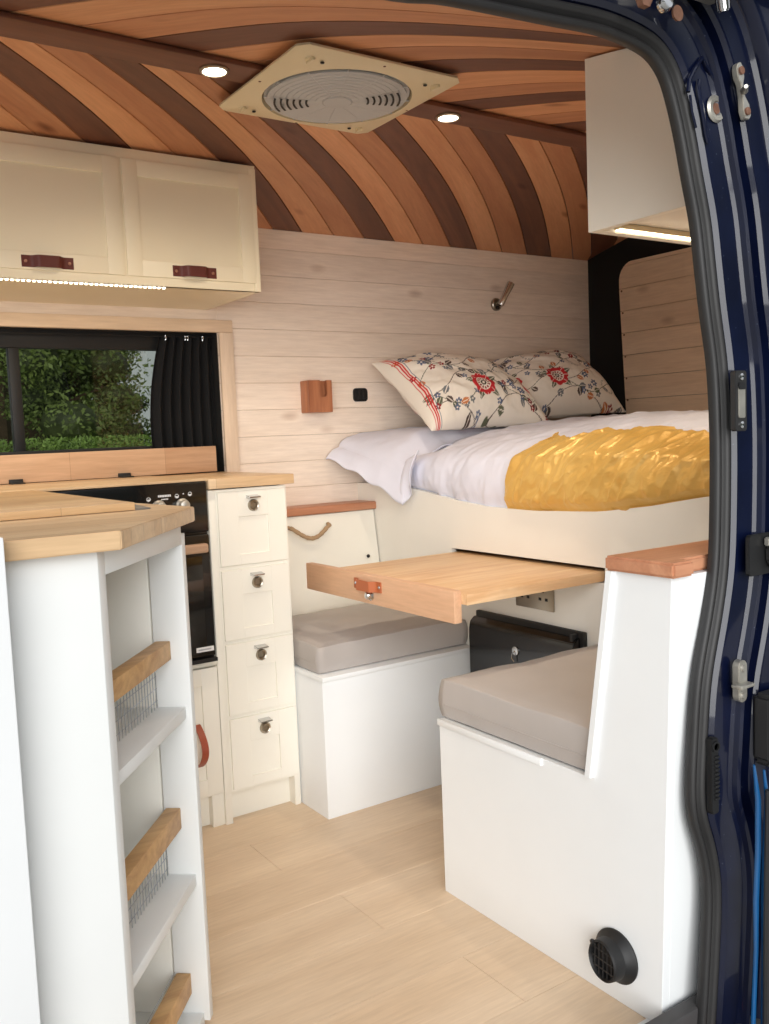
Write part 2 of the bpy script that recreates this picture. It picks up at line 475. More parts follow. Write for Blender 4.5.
# index 9..10 is a dark board; tones repeat dark, light, medium
def ceiling():
    mb = MB(); bm = mb.bm
    uvl = bm.loops.layers.uv.new('UVMap'); lay = bm.loops.layers.float_color.new('tone')
    XMAX = XR+.0
    def strip(fa, fb, y0, y1, mi, k, n=18):
        ts = np.linspace(0,1,n+1); t_ = random.uniform(.92,1.08); u0 = random.uniform(0,40); v0 = random.uniform(0,40)
        rows = []
        for t in ts:
            y = y0+(y1-y0)*t
            a, b = fa(y), fb(y); g = .0011
            rows.append((y, a+g, b-g))
        top = .012
        P = [[bm.verts.new((min(x,XMAX), y, zc(y)+dz)) for (x,dz) in ((a,.006),(a+.002,.0),(b-.002,.0),(b,.006))] for (y,a,b) in rows]
        L = 0
        for i in range(n):
            y,a,b = rows[i]; y2,a2,b2 = rows[i+1]
            if a >= XMAX and a2 >= XMAX: continue
            dl = math.hypot(((a2+b2)-(a+b))/2, y2-y)
            for j in range(3):
                q = (P[i][j],P[i][j+1],P[i+1][j+1],P[i+1][j])
                try: fc = bm.faces.new(q)
                except Exception: continue
                fc.material_index = mi
                wv = [0,.002,(b-a)*.7,(b-a)*.7+.002]
                cs = ((L,wv[j]),(L,wv[j+1]),(L+dl,wv[j+1]),(L+dl,wv[j]))
                for l,(uu,vv) in zip(fc.loops, cs):
                    l[uvl].uv = (uu+u0, vv+v0); l[lay] = (t_,t_,t_,1)
            L += dl
    YB = 1.83
    for k in range(len(beam_far)-1):
        def mk(bx, wx):
            def fn(y):
                t = (y-YB)/(YF-YB); b0 = bx-(wx-bx)*(1.92-YB)/(YF-1.92)*1.0
                return b0+(wx-b0)*t+.035*math.sin(PI*t)
            return fn
        mi = {0:2,1:0,2:1}[(k-9)%3]
        strip(mk(beam_far[k],wall_far[k]), mk(beam_far[k+1],wall_far[k+1]), YB, YF+.005, mi, k)
    near = [.555+.1215*i for i in range(-12,20)]
    near = []
    x = .555
    seq = [.555,.68,.79,.92,1.05,1.195,1.305,1.415,1.53,1.65,1.77]
    near = [.555-.12*i for i in range(14,0,-1)]+seq+[1.77+.12*i for i in range(1,10)]
    i0 = near.index(.555)
    for k in range(len(near)-1):
        def mk(x0):
            def fn(y):
                u = 1.92-y; return x0+.9*u+1.8*max(0,u-.3)**2
            return fn
        mi = {0:2,1:0,2:1}[(k-i0)%3]
        strip(mk(near[k]), mk(near[k+1]), YN-.03, YB, mi, k, 24)
    o = obj('ceiling', mb, [M['cl_light'],M['cl_mid'],M['cl_dark']], smooth=False, origin=(0,0,0), recalc=False)
    struct(o)
    # roof skin above
    P = np.array([[(x, y, zc(y)+.03) for x in (X0-.1, XR+.04)] for y in np.linspace(.80, YF+.13, 20)])
    struct(grid_mesh('roof', P, M['body']))
ceiling()
bpy.data.objects['roof'].name = 'trim_5'
struct(obj('beam', MB().box(X0, XR, YC-.043, YC+.043, 1.802, 1.814, .003), M['beam'])).name = 'trim_6'

# recessed lamps in the beam
def puck(x, label):
    t = thing('ceiling_lamp', label, 'ceiling lamp', (x, YC, 1.795), 'round lamps set in the ceiling beam')
    obj('bezel', MB().lathe([(.031,.004),(.031,.0),(.028,-.003),(.025,-.002),(.025,.003)], (x,YC,1.7985)), M['nickel'], t)
    obj('lens', MB().lathe([(.0,-.0035),(.015,-.003),(.0245,-.001),(.0245,.003)], (x,YC,1.7985)), M['lamp'], t)
    l = bpy.data.lights.new('lamp_light','SPOT'); l.energy = 9; l.color = (1,.86,.68); l.spot_size = 2.6; l.spot_blend = .8; l.shadow_soft_size = .025
    lo = bpy.data.objects.new('lamp_light', l); COL.objects.link(lo); lo.location = (x,YC,1.79)
puck(.84, 'small round lit lamp in the dark beam left of the roof fan')
puck(1.46, 'small round lit lamp in the dark beam right of the roof fan')

# ------------------------------------------------------------------ roof fan
def fan():
    x0,x1,y0,y1,z = .925,1.332,1.612,2.012,1.79
    cx, cy = (x0+x1)/2, (y0+y1)/2
    t = thing('roof_fan', 'square ivory roof fan with a round clear slatted cover', 'roof fan', (cx,cy,z-.014))
    # frame with round hole
    bm = bmesh.new(); n = 64; R = .165
    def sq(a, h):
        c, s = math.cos(a), math.sin(a); m = max(abs(c), abs(s)); return (c/m*h, s/m*h)
    rings = []
    for prof in (('s',.178,1.813),('s',.180,z+.009),('s',.2035,z+.008),('s',.2045,z+.003),('s',.199,z),('r',R+.014,z-.004),('r',R+.004,z-.006),('r',R-.002,z+.03)):
        L = []
        for k in range(n):
            a = 2*PI*(k+.5)/n
            p = sq(a, prof[1]) if prof[0]=='s' else (prof[1]*math.cos(a), prof[1]*math.sin(a))
            L.append(bm.verts.new((cx+p[0], cy+p[1], prof[2])))
        rings.append(L)
    for A,B in zip(rings, rings[1:]):
        for k in range(n): bm.faces.new((A[k],A[(k+1)%n],B[(k+1)%n],B[k]))
    mb = MB(); mb.bm.free(); mb.bm = bm
    obj('frame', mb, M['fanplastic'], t)
    # corner recesses with latches
    for sx, sy in ((-1,1),(1,-1),(-1,-1),(1,1)):
        px, py = cx+sx*.158, cy+sy*.158
        mb = MB(); mb.lathe([(.0,-.004),(.009,-.004),(.011,-.001),(.016,.0),(.017,.002)],(px,py,z-.001),seg=24)
        mb.box(px-.003,px+.003,py-.014,py+.014,z-.010,z-.003,.0015)
        l = obj('latch', mb, M['fanplastic'], t)
        obj('screw', MB().lathe([(0,-.002),(.004,-.001),(.0045,.001)], (px-sx*.028,py+sx*.0,z-.006)), M['black'], l)
    for a,b in ((-.192,0),(.192,0),(0,.192),(0,-.192)):
        obj('frame_screw', MB().lathe([(0,-.002),(.003,-.0012),(.0035,.001)], (cx+a,cy+b,z-.0005)), M['rust'], t)
    # cover: ring, hub, slats
    mb = MB(); mb.lathe([(.030,-.002),(.034,0),(.034,.004),(.0,.004)], (cx,cy,z-.014))
    mb.lathe([(.0,-.003),(.030,-.002)], (cx,cy,z-.014))
    for k in range(9):
        r = .045+k*.0135
        mb.lathe([(r,-.001),(r+.0045,-.001),(r+.0045,.003),(r,.003),(r,-.001)], (cx,cy,z-.012+.0007*k), seg=64)
    for k in range(12):
        a = 2*PI*k/12+.13
        d = Vector((math.cos(a), math.sin(a), 0))
        mb.cyl(Vector((cx,cy,z-.012))+d*.03, Vector((cx,cy,z-.005))+d*.165, .0022, seg=8)
    obj('grille', mb, M['clear'], t)
    mb = MB()
    for base in (-.60, 2.54):
        for k in range(6):
            rad = .070+k*.0142
            for q in range(7):
                a = base+(q-3)*.085
                c_, s_ = math.cos(a), math.sin(a); b = MB(); b.box(-.0022,.0022,-.0034*rad/.1,.0034*rad/.1,-.0006,.0006)
                bmesh.ops.transform(b.bm, matrix=Matrix.Translation((cx+rad*c_,cy+rad*s_,z-.0138))@Matrix.Rotation(a,4,'Z'), verts=b.bm.verts)
                mb.merge(b.bm)
    obj('slots', mb, M['black'], t, smooth=False)
    mb = MB(); mb.lathe([(.0,0),(.164,0.0),(.164,.002),(0,.002)], (cx,cy,z+.0), seg=64)
    obj('cover', mb, M['clear'], t)
    mb = MB(); 
    for k in range(6):
        a = 2*PI*k/6
        b = bmesh.new(); 
        vs = [b.verts.new(v) for v in ((.03,-.012,-.004),(.15,-.035,-.008),(.15,.035,.008),(.03,.012,.004))]
        b.faces.new(vs); r = bmesh.ops.extrude_face_region(b, geom=b.faces[:])
        for v in r['geom']:
            if isinstance(v, bmesh.types.BMVert): v.co.z += .0015
        mb.merge(b, Matrix.Translation((cx,cy,z+.02))@Matrix.Rotation(a,4,'Z'))
    mb.cyl((cx,cy,z+.01),(cx,cy,z+.03),.03)
    obj('fan_blades', mb, M['white_plastic'], t)
fan()

# ------------------------------------------------------------------ shaker helper
def shaker(mb, x0,x1,z0,z1,y, th=.018, fr=.045, rec=.006, bev=.0015):
    """shaker door in an XZ plane facing -y, front at y"""
    mb.box(x0,x1,y+rec,y+th,z0,z1)
    mb.box(x0,x0+fr,y,y+rec+.004,z0,z1,bev); mb.box(x1-fr,x1,y,y+rec+.004,z0,z1,bev)
    mb.box(x0+fr-.001,x1-fr+.001,y,y+rec+.004,z0,z0+fr,bev); mb.box(x0+fr-.001,x1-fr+.001,y,y+rec+.004,z1-fr,z1,bev)
    return mb

def strap_handle(parent, xc, y, z, L, h, mat, lift=.014, name='handle'):
    mb = MB(); n = 22; th = .0022
    xs = np.linspace(-L/2, L/2, n+1)
    def off(x):
        a = abs(x)/(L/2)
        return lift*(1 if a < .38 else (0 if a > .62 else .5*(1+math.cos(PI*(a-.38)/.24))))
    V = []
    for x in xs:
        o_ = off(x)
        V.append([mb.bm.verts.new((xc+x, y-o_-d, z+s*h/2)) for d,s in ((0,-1),(th,-1),(th,1),(0,1))])
    for A,B in zip(V,V[1:]):
        for k in range(4): mb.bm.faces.new((A[k],A[(k+1)%4],B[(k+1)%4],B[k]))
    mb.bm.faces.new(V[0]); mb.bm.faces.new(V[-1][::-1])
    hd = obj(name, mb, mat, parent)
    for s in (-1,1):
        obj('rivet', MB().lathe([(0,.0022),(.003,.0018),(.0042,0)], (xc+s*L*.42, y-th, z), (0,-1,0), 14), M['copper_rivet'], hd)
    return hd
M['copper_rivet'] = plain('copper_rivet', (196,150,130), .35, .8, nz=.02)

# ------------------------------------------------------------------ upper left cabinet
def upper_left():
    y0 = 2.31; zt = 1.766; zb = 1.432; xe = 1.165
    t = thing('wall_cabinet', 'long cream wall cabinet with two panelled doors above the window', 'wall cabinet', (.4,2.5,zb))
    mb = MB()
    mb.box(xe-.018, xe, y0, YF, zb, zt-.005, .001)           # end panel
    mb.box(X0, xe-.018, y0+.019, YF, zb+.001, zb+.016)        # bottom
    mb.box(X0, xe-.018, y0+.002, y0+.02, zb, zb+.022,.001)   # lip under doors
    mb.box(X0, xe-.018, y0+.02, YF, 1.70, 1.712)
    mb.box(X0, xe-.018, y0+.022, y0+.032, zb+.02, zt-.02)
    obj('body', mb, M['cream'], t)
    obj('face_frame', MB().box(X0, xe, y0+.0035, y0+.019, zb, zt+.004, .001), M['cream'], t)
    for (a,b) in ((-.62,-.02),(-.012,.372),(.40,.786),(.793,1.152)):
        if a < 0 and b < 0: continue
        d = obj('door', shaker(MB(), a, b, zb+.022, 1.744, y0-.0015, fr=.042 if a < .7 else .040), M['cream'], t)
        xc = (.597 if a == .40 else (.973 if a > .7 else (a+b)/2))
        strap_handle(d, xc, y0, 1.473, .122, .028, M['leatherdk'])
    return t
upper_left()
# LED strip below it
mb = MB().box(-.2, .895, 2.318, 2.330, 1.4305, 1.4325, 0)
led = thing('led_strip', 'lit row of small led beads under the left wall cabinet', 'light strip', (.5,2.324,1.4275))
obj('backing', mb, M['white_plastic'], led)
mb = MB()
for x in np.arange(-.1,.89,.0125): mb.box(x,x+.006,2.321,2.327,1.4275,1.4306)
obj('beads', mb, M['led'], led)
def area(name, loc, size, energy, color, rot=(0,0,0)):
    l = bpy.data.lights.new(name,'AREA'); l.shape = 'RECTANGLE'; l.size, l.size_y = size; l.energy = energy; l.color = color
    o = bpy.data.objects.new(name, l); COL.objects.link(o); o.location = loc; o.rotation_euler = rot; return o
area('led_light', (.35,2.324,1.425), (1.0,.01), 1.6, (1,.85,.62))

# ------------------------------------------------------------------ upper right cabinet
def upper_right():
    xe, yf, zb = 1.46, 1.375, 1.43
    t = thing('wall_cabinet', 'tall white wall cabinet at the top right above the bed, end panel showing', 'wall cabinet', (2.1,1.15,zb))
    ys = np.linspace(YN, yf, 10)
    poly = [(YN,zb)]+[(yf,zb)]+[(y,zc(y)-.004) for y in ys[::-1]]
    obj('end_panel', MB().prism(poly,'x',xe,xe+.018,.0006), M['overhead'], t)
    mb = MB()
    mb.box(xe+.018,2.8,YN,yf-.03,zb+.016,zb+.03); 
    obj('base_board', mb, M['panelwhite'], t)
    obj('front_lip', MB().box(xe+.018,2.8,yf-.022,yf,zb,zb+.05,.001), M['panelwhite'], t)
    obj('door', MB().box(xe+.02,2.12,yf-.004,yf+.012,zb+.052,1.74,.001), M['cream'], t)
    obj('door', MB().box(2.125,2.78,yf-.004,yf+.012,zb+.052,1.74,.001), M['cream'], t)
    obj('screw', MB().lathe([(0,-.002),(.003,0)], (1.53,1.17,zb+.0165)), M['black'], t)
    s = thing('led_strip', 'slim lit led channel under the right wall cabinet', 'light strip', (2.1,yf-.035,zb))
    obj('channel', MB().box(xe+.05,2.75,yf-.046,yf-.026,zb+.004,zb+.015,.001), M['fanplastic'], s)
    obj('diffuser', MB().box(xe+.052,2.75,yf-.043,yf-.029,zb+.0015,zb+.004), M['led'], s)
    area('led_light', (2.15,yf-.036,zb-.003), (1.2,.012), 1.0, (1,.86,.66))
upper_right()

# ------------------------------------------------------------------ kitchen run on the far wall
YD = 2.231
def base_drawers():
    x0,x1 = .938,1.166
    t = thing('drawer_cabinet', 'narrow cream cabinet of four panelled drawers beside the oven', 'drawer cabinet', ((x0+x1)/2,2.46,0))
    mb = MB()
    mb.box(x0,x0+.02,YD-.005,YF,0,.90,.001); mb.box(x1-.018,x1,YD-.005,YF,0,.90,.001)
    mb.box(x0+.02,x1-.018,YD-.005,YD+.02,.085,.90)
    mb.box(x0+.02,x1-.018,YD+.03,YD+.04,0,.085)       # recessed plinth
    mb.box(x0+.02,x1-.018,YF-.01,YF-.002,0,.9)
    obj('body', mb, M['cream2'], t)
    dz = [(.697,.893),(.498,.685),(.295,.487),(.092,.284)]
    for (a,b) in dz:
        mb = MB(); A,B = x0+.024, x1-.007
        mb.box(A,B,YD-.012,YD+.006,a,b,.0015)
        # raised frame with the small centre field
        mb2 = MB(); cx = (A+B)/2
        fx0,fx1,fz0,fz1 = cx-.042,cx+.045,a+.028,b-.068
        mb = MB(); mb.box(A,B,YD-.008,YD+.006,a,b,.001)
        for q in ((A,fx0,a,b),(fx1,B,a,b),(fx0,fx1,a,fz0),(fx0,fx1,fz1,b)): mb.box(q[0],q[1],YD-.012,YD-.007,q[2],q[3],.0005,1)
        d = obj('drawer', mb, M['cream2'], t, smooth=False)
        kx = cx+.004
        # chrome thumb latch above, round ring pull below
        mb = MB(); mb.prism([(YD-.012,b-.012),(YD-.034,b-.016),(YD-.034,b-.019),(YD-.012,b-.021)], 'x', kx-.022, kx+.012, .0008)
        obj('latch', mb, M['chrome'], d)
        mb = MB(); mb.lathe([(.0,.001),(.007,.001),(.0095,.007),(.013,.009),(.0155,.005),(.016,0)], (kx-.002,YD-.012,b-.040), (0,-1,0), 24)
        obj('finger_pull', mb, M['nickel'], d)
    return t
base_drawers()
def low_cupboard():
    t = thing('base_cabinet', 'low cream cupboard below the oven with a leather loop handle', 'cupboard', (.7,2.46,0))
    mb = MB(); mb.box(.48,.938,YD+.008,YF,.085,.452); mb.box(.48,.938,YD+.03,YD+.045,0,.09); mb.box(.905,.938,YD+.004,YD+.05,0,.09,.001)
    mb.box(.48,.938,YD-.002,YF,.440,.457,.001)
    obj('body', mb, M['cream2'], t)
    d = obj('door', shaker(MB(), .505,.934,.094,.436,YD-.010, fr=.045, th=.017), M['cream2'], t)
    pts = []
    for k in range(21):
        a = k/20; pts.append((.868+.0*a, YD-.012-.05*math.sin(PI*a)**.8, .292-.112*a))
    mb = MB(); V = []
    for i,p in enumerate(pts):
        w = .009
        q = Vector(p); nx = pts[min(i+1,20)]; pv = pts[max(i-1,0)]
        tan = (Vector(nx)-Vector(pv)).normalized(); nn = tan.cross(Vector((1,0,0))).normalized()
        V.append([mb.bm.verts.new(q+Vector((sx*w,0,0))+nn*s*.0015) for sx,s in ((-1,-1),(1,-1),(1,1),(-1,1))])
    for A,B in zip(V,V[1:]):
        for k in range(4): mb.bm.faces.new((A[k],A[(k+1)%4],B[(k+1)%4],B[k]))
    mb.bm.faces.new(V[0]); mb.bm.faces.new(V[-1][::-1])
    obj('handle', mb, M['leatherred'], d)
low_cupboard()
def oven():
    x0,x1 = .49,.934
    t = thing('oven', 'black built-in oven and grill with knob panel and wooden bar handle', 'oven', (.71,2.45,.458))
    obj('body', MB().box(x0,x1,YD,2.66,.462,.925,.004), M['oven'], t)
    obj('base_lip', MB().box(x0,x1-.004,YD-.03,YD+.01,.456,.466,.001), M['black'], t)
    p = obj('control_panel', MB().box(x0+.002,x1-.003,YD-.018,YD+.002,.795,.926,.004), M['oven'], t)
    d = obj('door', MB().box(x0+.004,x1-.006,YD-.024,YD+.002,.470,.790,.004), M['oven'], t)
    obj('window_glass', MB().box(x0+.03,x1-.03,YD-.026,YD-.022,.50,.735,.001), M['glassblk'], d)
    h = obj('handle', MB().box(x0+.05,.908,YD-.066,YD-.046,.746,.770,.006,3), M['copper'], d)
    obj('bracket', MB().box(.862,.876,YD-.048,YD-.022,.752,.764,.001), M['chrome'], h)
    obj('bracket', MB().box(.56,.574,YD-.048,YD-.022,.752,.764,.001), M['chrome'], h)
    for kx in (.862,.80,.70,.60):
        k = obj('knob', MB().lathe([(.017,0),(.017,.006),(.013,.010),(.012,.024),(.009,.026),(0,.026)], (kx,YD-.018,.869), (0,-1,0), 24), M['oldmetal'], p)
    # small unreadable print and white symbols on the panel
    mb = MB()
    def mark(x,z,w,h): mb.box(x,x+w,YD-.0186,YD-.0178,z,z+h)
    x = .800
    for wd in (.0035,.0030,.0036,.0028,.0036,.0030,.0034,.0032):
        mark(x,.8925,wd,.0055); x += wd+.0010
    x = .808
    for wd in (.003,.0022,.003,.0028,.003): mark(x,.8855,wd,.003); x += wd+.0009
    mark(.865,.896,.003,.003)
    for cx_,cz_ in ((.849,.8925),(.884,.8955),(.775,.889)):
        for k in range(14):
            a = 2*PI*k/14; mark(cx_+.0048*math.cos(a)-.0008, cz_+.0048*math.sin(a)-.0008, .0016,.0016)
        mark(cx_-.004, cz_-.004, .008,.004)
    obj('printed_marks', mb, M['white_plastic'], p, smooth=False)
    obj('sticker', MB().box(.874,.922,YD-.0268,YD-.0235,.485,.497), M['white_plastic'], d)
    obj('sticker_print', MB().box(.879,.914,YD-.0272,YD-.0266,.489,.493), M['steel'], d)
oven()
wt = tag(obj('worktop', MB().box(.936,1.186,2.212,YF-.001,.903,.930,.002), M['worktop']), 'short oak worktop on the four drawer cabinet by the wall', 'worktop')
def hobcover():
    t = thing('hob_cover', 'oak flap lying over the cooker below the window, hinged at the back', 'hob cover', (.6,2.43,.926))
    obj('flap', MB().box(.25,.935,2.214,2.640,.9262,.9325,.001), M['worktop'], t)
    for x in (.556,.857,1.07):
        if x > .93: continue
        mb = MB(); mb.box(x-.018,x+.018,2.606,2.636,.9325,.936,.001); mb.cyl((x-.018,2.637,.937),(x+.018,2.637,.937),.004,seg=12)
        mb.box(x-.018,x+.018,2.634,2.642,.933,.945,.001)
        obj('hinge', mb, M['black'], t)
hobcover()
tag(obj('splashback', MB().box(-.3,1.150,2.643,2.663,.9335,1.012,.0015), M['splash']), 'long low oak splashback board standing under the window', 'splashback')

# window curtain
def curtain():
    t = thing('curtain', 'black curtain bunched at the right end of the window', 'curtain', (1.09,2.72,.94))
    nu, nv = 110, 30
    P = np.zeros((nu,nv,3))
    for i in range(nu):
        u = i/(nu-1)
        for j in range(nv):
            v = j/(nv-1); z = .935+(1.352-.935)*v
            xl = .985+.035*v**2-.012*math.sin(PI*v); xr = 1.186
            x = xl+(xr-xl)*u
            y = 2.722+.014*math.sin(u*2*PI*6.3+.6*math.sin(v*3))*(.6+.4*(1-v))+.004*math.sin(u*41)
            P[i,j] = (x,y,z)
    c = grid_mesh('cloth', P, M['curtain'], t)
    m = c.modifiers.new('s','SOLIDIFY'); m.thickness = .002
    obj('wire', MB().cyl((WX0+.01,2.72,1.352),(1.197,2.72,1.352),.002,seg=8), M['black'], t)
    for x in (1.035,1.098,1.106,1.155):
        mb = MB(); mb.cyl((x,2.712,1.354),(x,2.712,1.340),.0025,seg=8); mb.ball((x,2.710,1.348),.004,1)
        obj('hook', mb, M['chrome'], t)
curtain()

# ------------------------------------------------------------------ island / near kitchen leg
def island():
    t = thing('kitchen_island', 'white corner kitchen unit with open angled spice shelves, nearest the door', 'kitchen unit', (.2,1.5,0))
    A = Vector((.345,1.195)); B = Vector((.576,1.476)); L = (B-A).length; u = (B-A)/L; n = Vector((-u.y,u.x))
    zt = .893
    def obox(t0,t1,d0,d1,z0,z1,bev=.001):
        mb = MB(); b = MB(); b.box(t0,t1,d0,d1,z0,z1,bev)
        q = Matrix(((u.x,n.x,0,A.x),(u.y,n.y,0,A.y),(0,0,1,0),(0,0,0,1)))
        bmesh.ops.transform(b.bm, matrix=q, verts=b.bm.verts); return b
    # carcass
    mb = MB(); mb.box(-.6,.345,1.195,1.213,0,zt,.001)
    obj('front_panel', mb, M['isl'], t)
    obj('back_panel', MB().prism([(-.6,1.73),(.44,1.73),(.44,1.715),(-.6,1.715)],'z',0,zt), M['isl'], t)
    # angled face: stile, top rail, far side panel
    obj('stile', obox(0,.024,0,.02,0,zt), M['isl'], t)
    obj('top_rail', obox(.024,L-.018,0,.018,.857,zt), M['isl'], t)
    obj('side_panel', obox(L-.018,L,0,.060,.012,.875), M['isl'], t)
    # side panel, rear half, separated by a thin dark joint
    mb = MB(); p = A+u*(L-.018)+n*.0615; p2 = p+n*.13+u*(-.0)
    back = obox(L-.0185,L-.002,.0625,.20,.012,zt); obj('inner_side_panel', back, M['panelwhite'], t)
    obj('inner_back_panel', obox(0.0,L-.0185,.19,.20,.012,zt), M['panelwhite'], t)
    for z in (.578,.280,.026):
        s = obj('shelf', obox(.0005,L-.0185,.010,.19,z-.020,z,.0008), M['isl'], t)
    for z0,z1 in ((.661,.693),(.363,.400),(.062,.100)):
        r = obj('rail', obox(.002,L-.019,.030,.056,z0,z1,.0015), M['rail'], t)
    for z in (.578,.280,.026):
        h = .086 if z > .03 else .04
        mb = MB()
        def pt(tt,dd,zz): q = A+u*tt+n*dd; return (q.x,q.y,zz)
        for k in range(27):
            tt = .006+k*.0128
            if tt > L-.02: break
            mb.cyl(pt(tt,.0585,z),pt(tt,.0585,z+h),.0007,seg=6)
        for k in range(4):
            mb.cyl(pt(.004,.0592,z+.012+k*.021),pt(L-.02,.0592,z+.012+k*.021),.0007,seg=6)
        obj('wire_mesh', mb, M['steel'], t)
    # worktop
    poly = [(-.6,1.172),(.371,1.172),(.597,1.478),(.560,1.74),(-.6,1.74)]
    obj('worktop', MB().prism(poly,'z',.893,.918,.0015), M['worktop'], t)
    return t
island()
tag(obj('end_panel', MB().box(-.6,.222,1.142,1.171,-.0,.926,.002), M['white']), 'plain white upright panel at the far left in front of the kitchen unit', 'panel')
cr = thing('kitchen_counter', 'white counter joining the near kitchen unit to the cooker side', 'counter', (.1,1.98,0))
obj('body', MB().box(-.6,.44,1.745,2.20,0,.893), M['isl'], cr)
obj('worktop', MB().box(-.6,.47,1.742,2.205,.893,.918,.001), M['worktop'], cr)
tag(obj('cutting_board', MB().box(-.3,.502,1.500,2.205,.9185,.932,.002), M['cover']), 'large oak board laid over the sink on top of the kitchen unit', 'sink cover')
sk = thing('sink', 'steel sink rim peeking out beside the oak board', 'sink', (.50,1.58,.918))
mb = MB()
mb.box(.18,.535,1.512,1.518,.9185,.9205,.0006); 
mb = MB(); mb.prism([(.503,1.505),(.530,1.505),(.545,1.66),(.503,1.70)],'z',.9183,.9205,.0005)
obj('rim', mb, M['steel'], sk)

# ------------------------------------------------------------------ benches
XB0, XP = 1.170, 1.690
def far_bench():
    t = thing('bench_seat', 'white box bench against the far wall, under the folded-out table', 'bench', (1.42,2.38,0))
    mb = MB(); mb.box(XB0,XP-.003,2.082,YF,0,.378,.001)
    obj('base', mb, M['bench'], t)
    obj('seat_board', MB().box(XB0-.003,XP-.003,2.074,2.56,.378,.390,.001), M['bench'], t)
    # leaning backrest board
    b = MB().prism([(2.535,.392),(2.548,.392),(2.606,.774),(2.590,.774)],'x',XB0+.01,XP-.004,.001)
    br = obj('backrest', b, M['cream2'], t)
    ro = MB(); P = []
    for k in range(25):
        a = k/24; P.append((1.352+.146*a, 2.580-.016-.012*math.sin(PI*a), .742-.038*math.sin(PI*a)**1.2-.001*a))
    ro.tube(P, [.0068+.0008*math.sin(k*2.2) for k in range(25)], 10); obj('rope_handle', ro, M['rope'], br)
    for x in (1.352,1.498):
        obj('knot', MB().ball((x,2.576,.742),.0065,2), M['rope'], br)
    obj('catch', MB().ball((1.640,2.562,.622),.006,2), M['black'], br)
    obj('cap', MB().box(XB0+.0,1.708,2.578,YF-.001,.776,.802,.006,3), M['cap'], t)
    return t
far_bench()
XN0 = 1.178
def near_bench():
    t = thing('bench_seat', 'white box bench nearest the door with a round black heater vent', 'bench', (1.42,1.28,0))
    e = MB().prism([(1.585,0),(.984,0),(.950,.780),(1.071,.780),(1.142,.396),(1.585,.396)],'x',XN0+.004,XN0+.022,.0008)
    ep = obj('end_panel', e, M['bench'], t)
    obj('front_panel', MB().box(XN0+.022,XP-.003,1.567,1.585,0,.384,.001), M['bench'], t)
    obj('seat_board', MB().box(XN0+.022,XP-.003,1.12,1.567,.374,.388), M['bench'], t)
    obj('side_panel', MB().prism([(.984,0),(1.000,0),(.966,.780),(.950,.780)],'x',XN0+.022,XP-.003,.0005), M['bench'], t)
    obj('backrest', MB().prism([(1.142,.398),(1.128,.398),(1.067,.780),(1.081,.780)],'x',XN0-.006,XP-.003,.001), M['bench'], t)
    obj('cap', MB().prism([(XN0-.008,.936),(1.222,.936),(1.222,.960),(XP-.001,.960),(XP-.001,1.082),(XN0-.008,1.082)],'z',.781,.806,.004), M['cap'], t)
    obj('trim_strip', MB().box(XN0-.001,XN0+.006,1.26,1.587,.383,.397,.001), M['bench'], t)
    # warm-air outlet
    c = Vector((XN0+.004,1.080,.086)); ax = Vector((-1,.0,.0)).normalized()
    v = obj('air_vent', MB().lathe([(.0,.001),(.048,.001),(.0485,.004),(.045,.008),(.040,.012),(.036,.020)], c, ax, 40), M['black'], t)
    ax2 = Vector((-.99,.10,.03)).normalized(); c2 = c+ax*.006
    obj('nozzle', MB().lathe([(.036,.0),(.0375,.012),(.036,.030),(.033,.033),(.031,.030),(.031,.012)], c2, ax2, 40), M['black'], v)
    # grille bars in the nozzle mouth
    q = ax2.to_track_quat('Z','Y'); ex = q@Vector((1,0,0)); ey = q@Vector((0,1,0))
    mb = MB(); cc = c2+ax2*.028
    for k in range(-2,3):
        o_ = k*.0105; h = math.sqrt(max(0,.031**2-o_*o_))
        mb.cyl(cc+ex*o_-ey*h, cc+ex*o_+ey*h, .0011, seg=6)
    for k in (-1,0,1):
        o_ = k*.016; h = math.sqrt(.031**2-o_*o_)
        mb.cyl(cc+ey*o_-ex*h, cc+ey*o_+ex*h, .0011, seg=6)
    obj('grille', mb, M['rubber'], v)
    obj('tab', MB().ball(cc+Vector((0,.025,.025)),.005,1), M['black'], v)
    return t
near_bench()

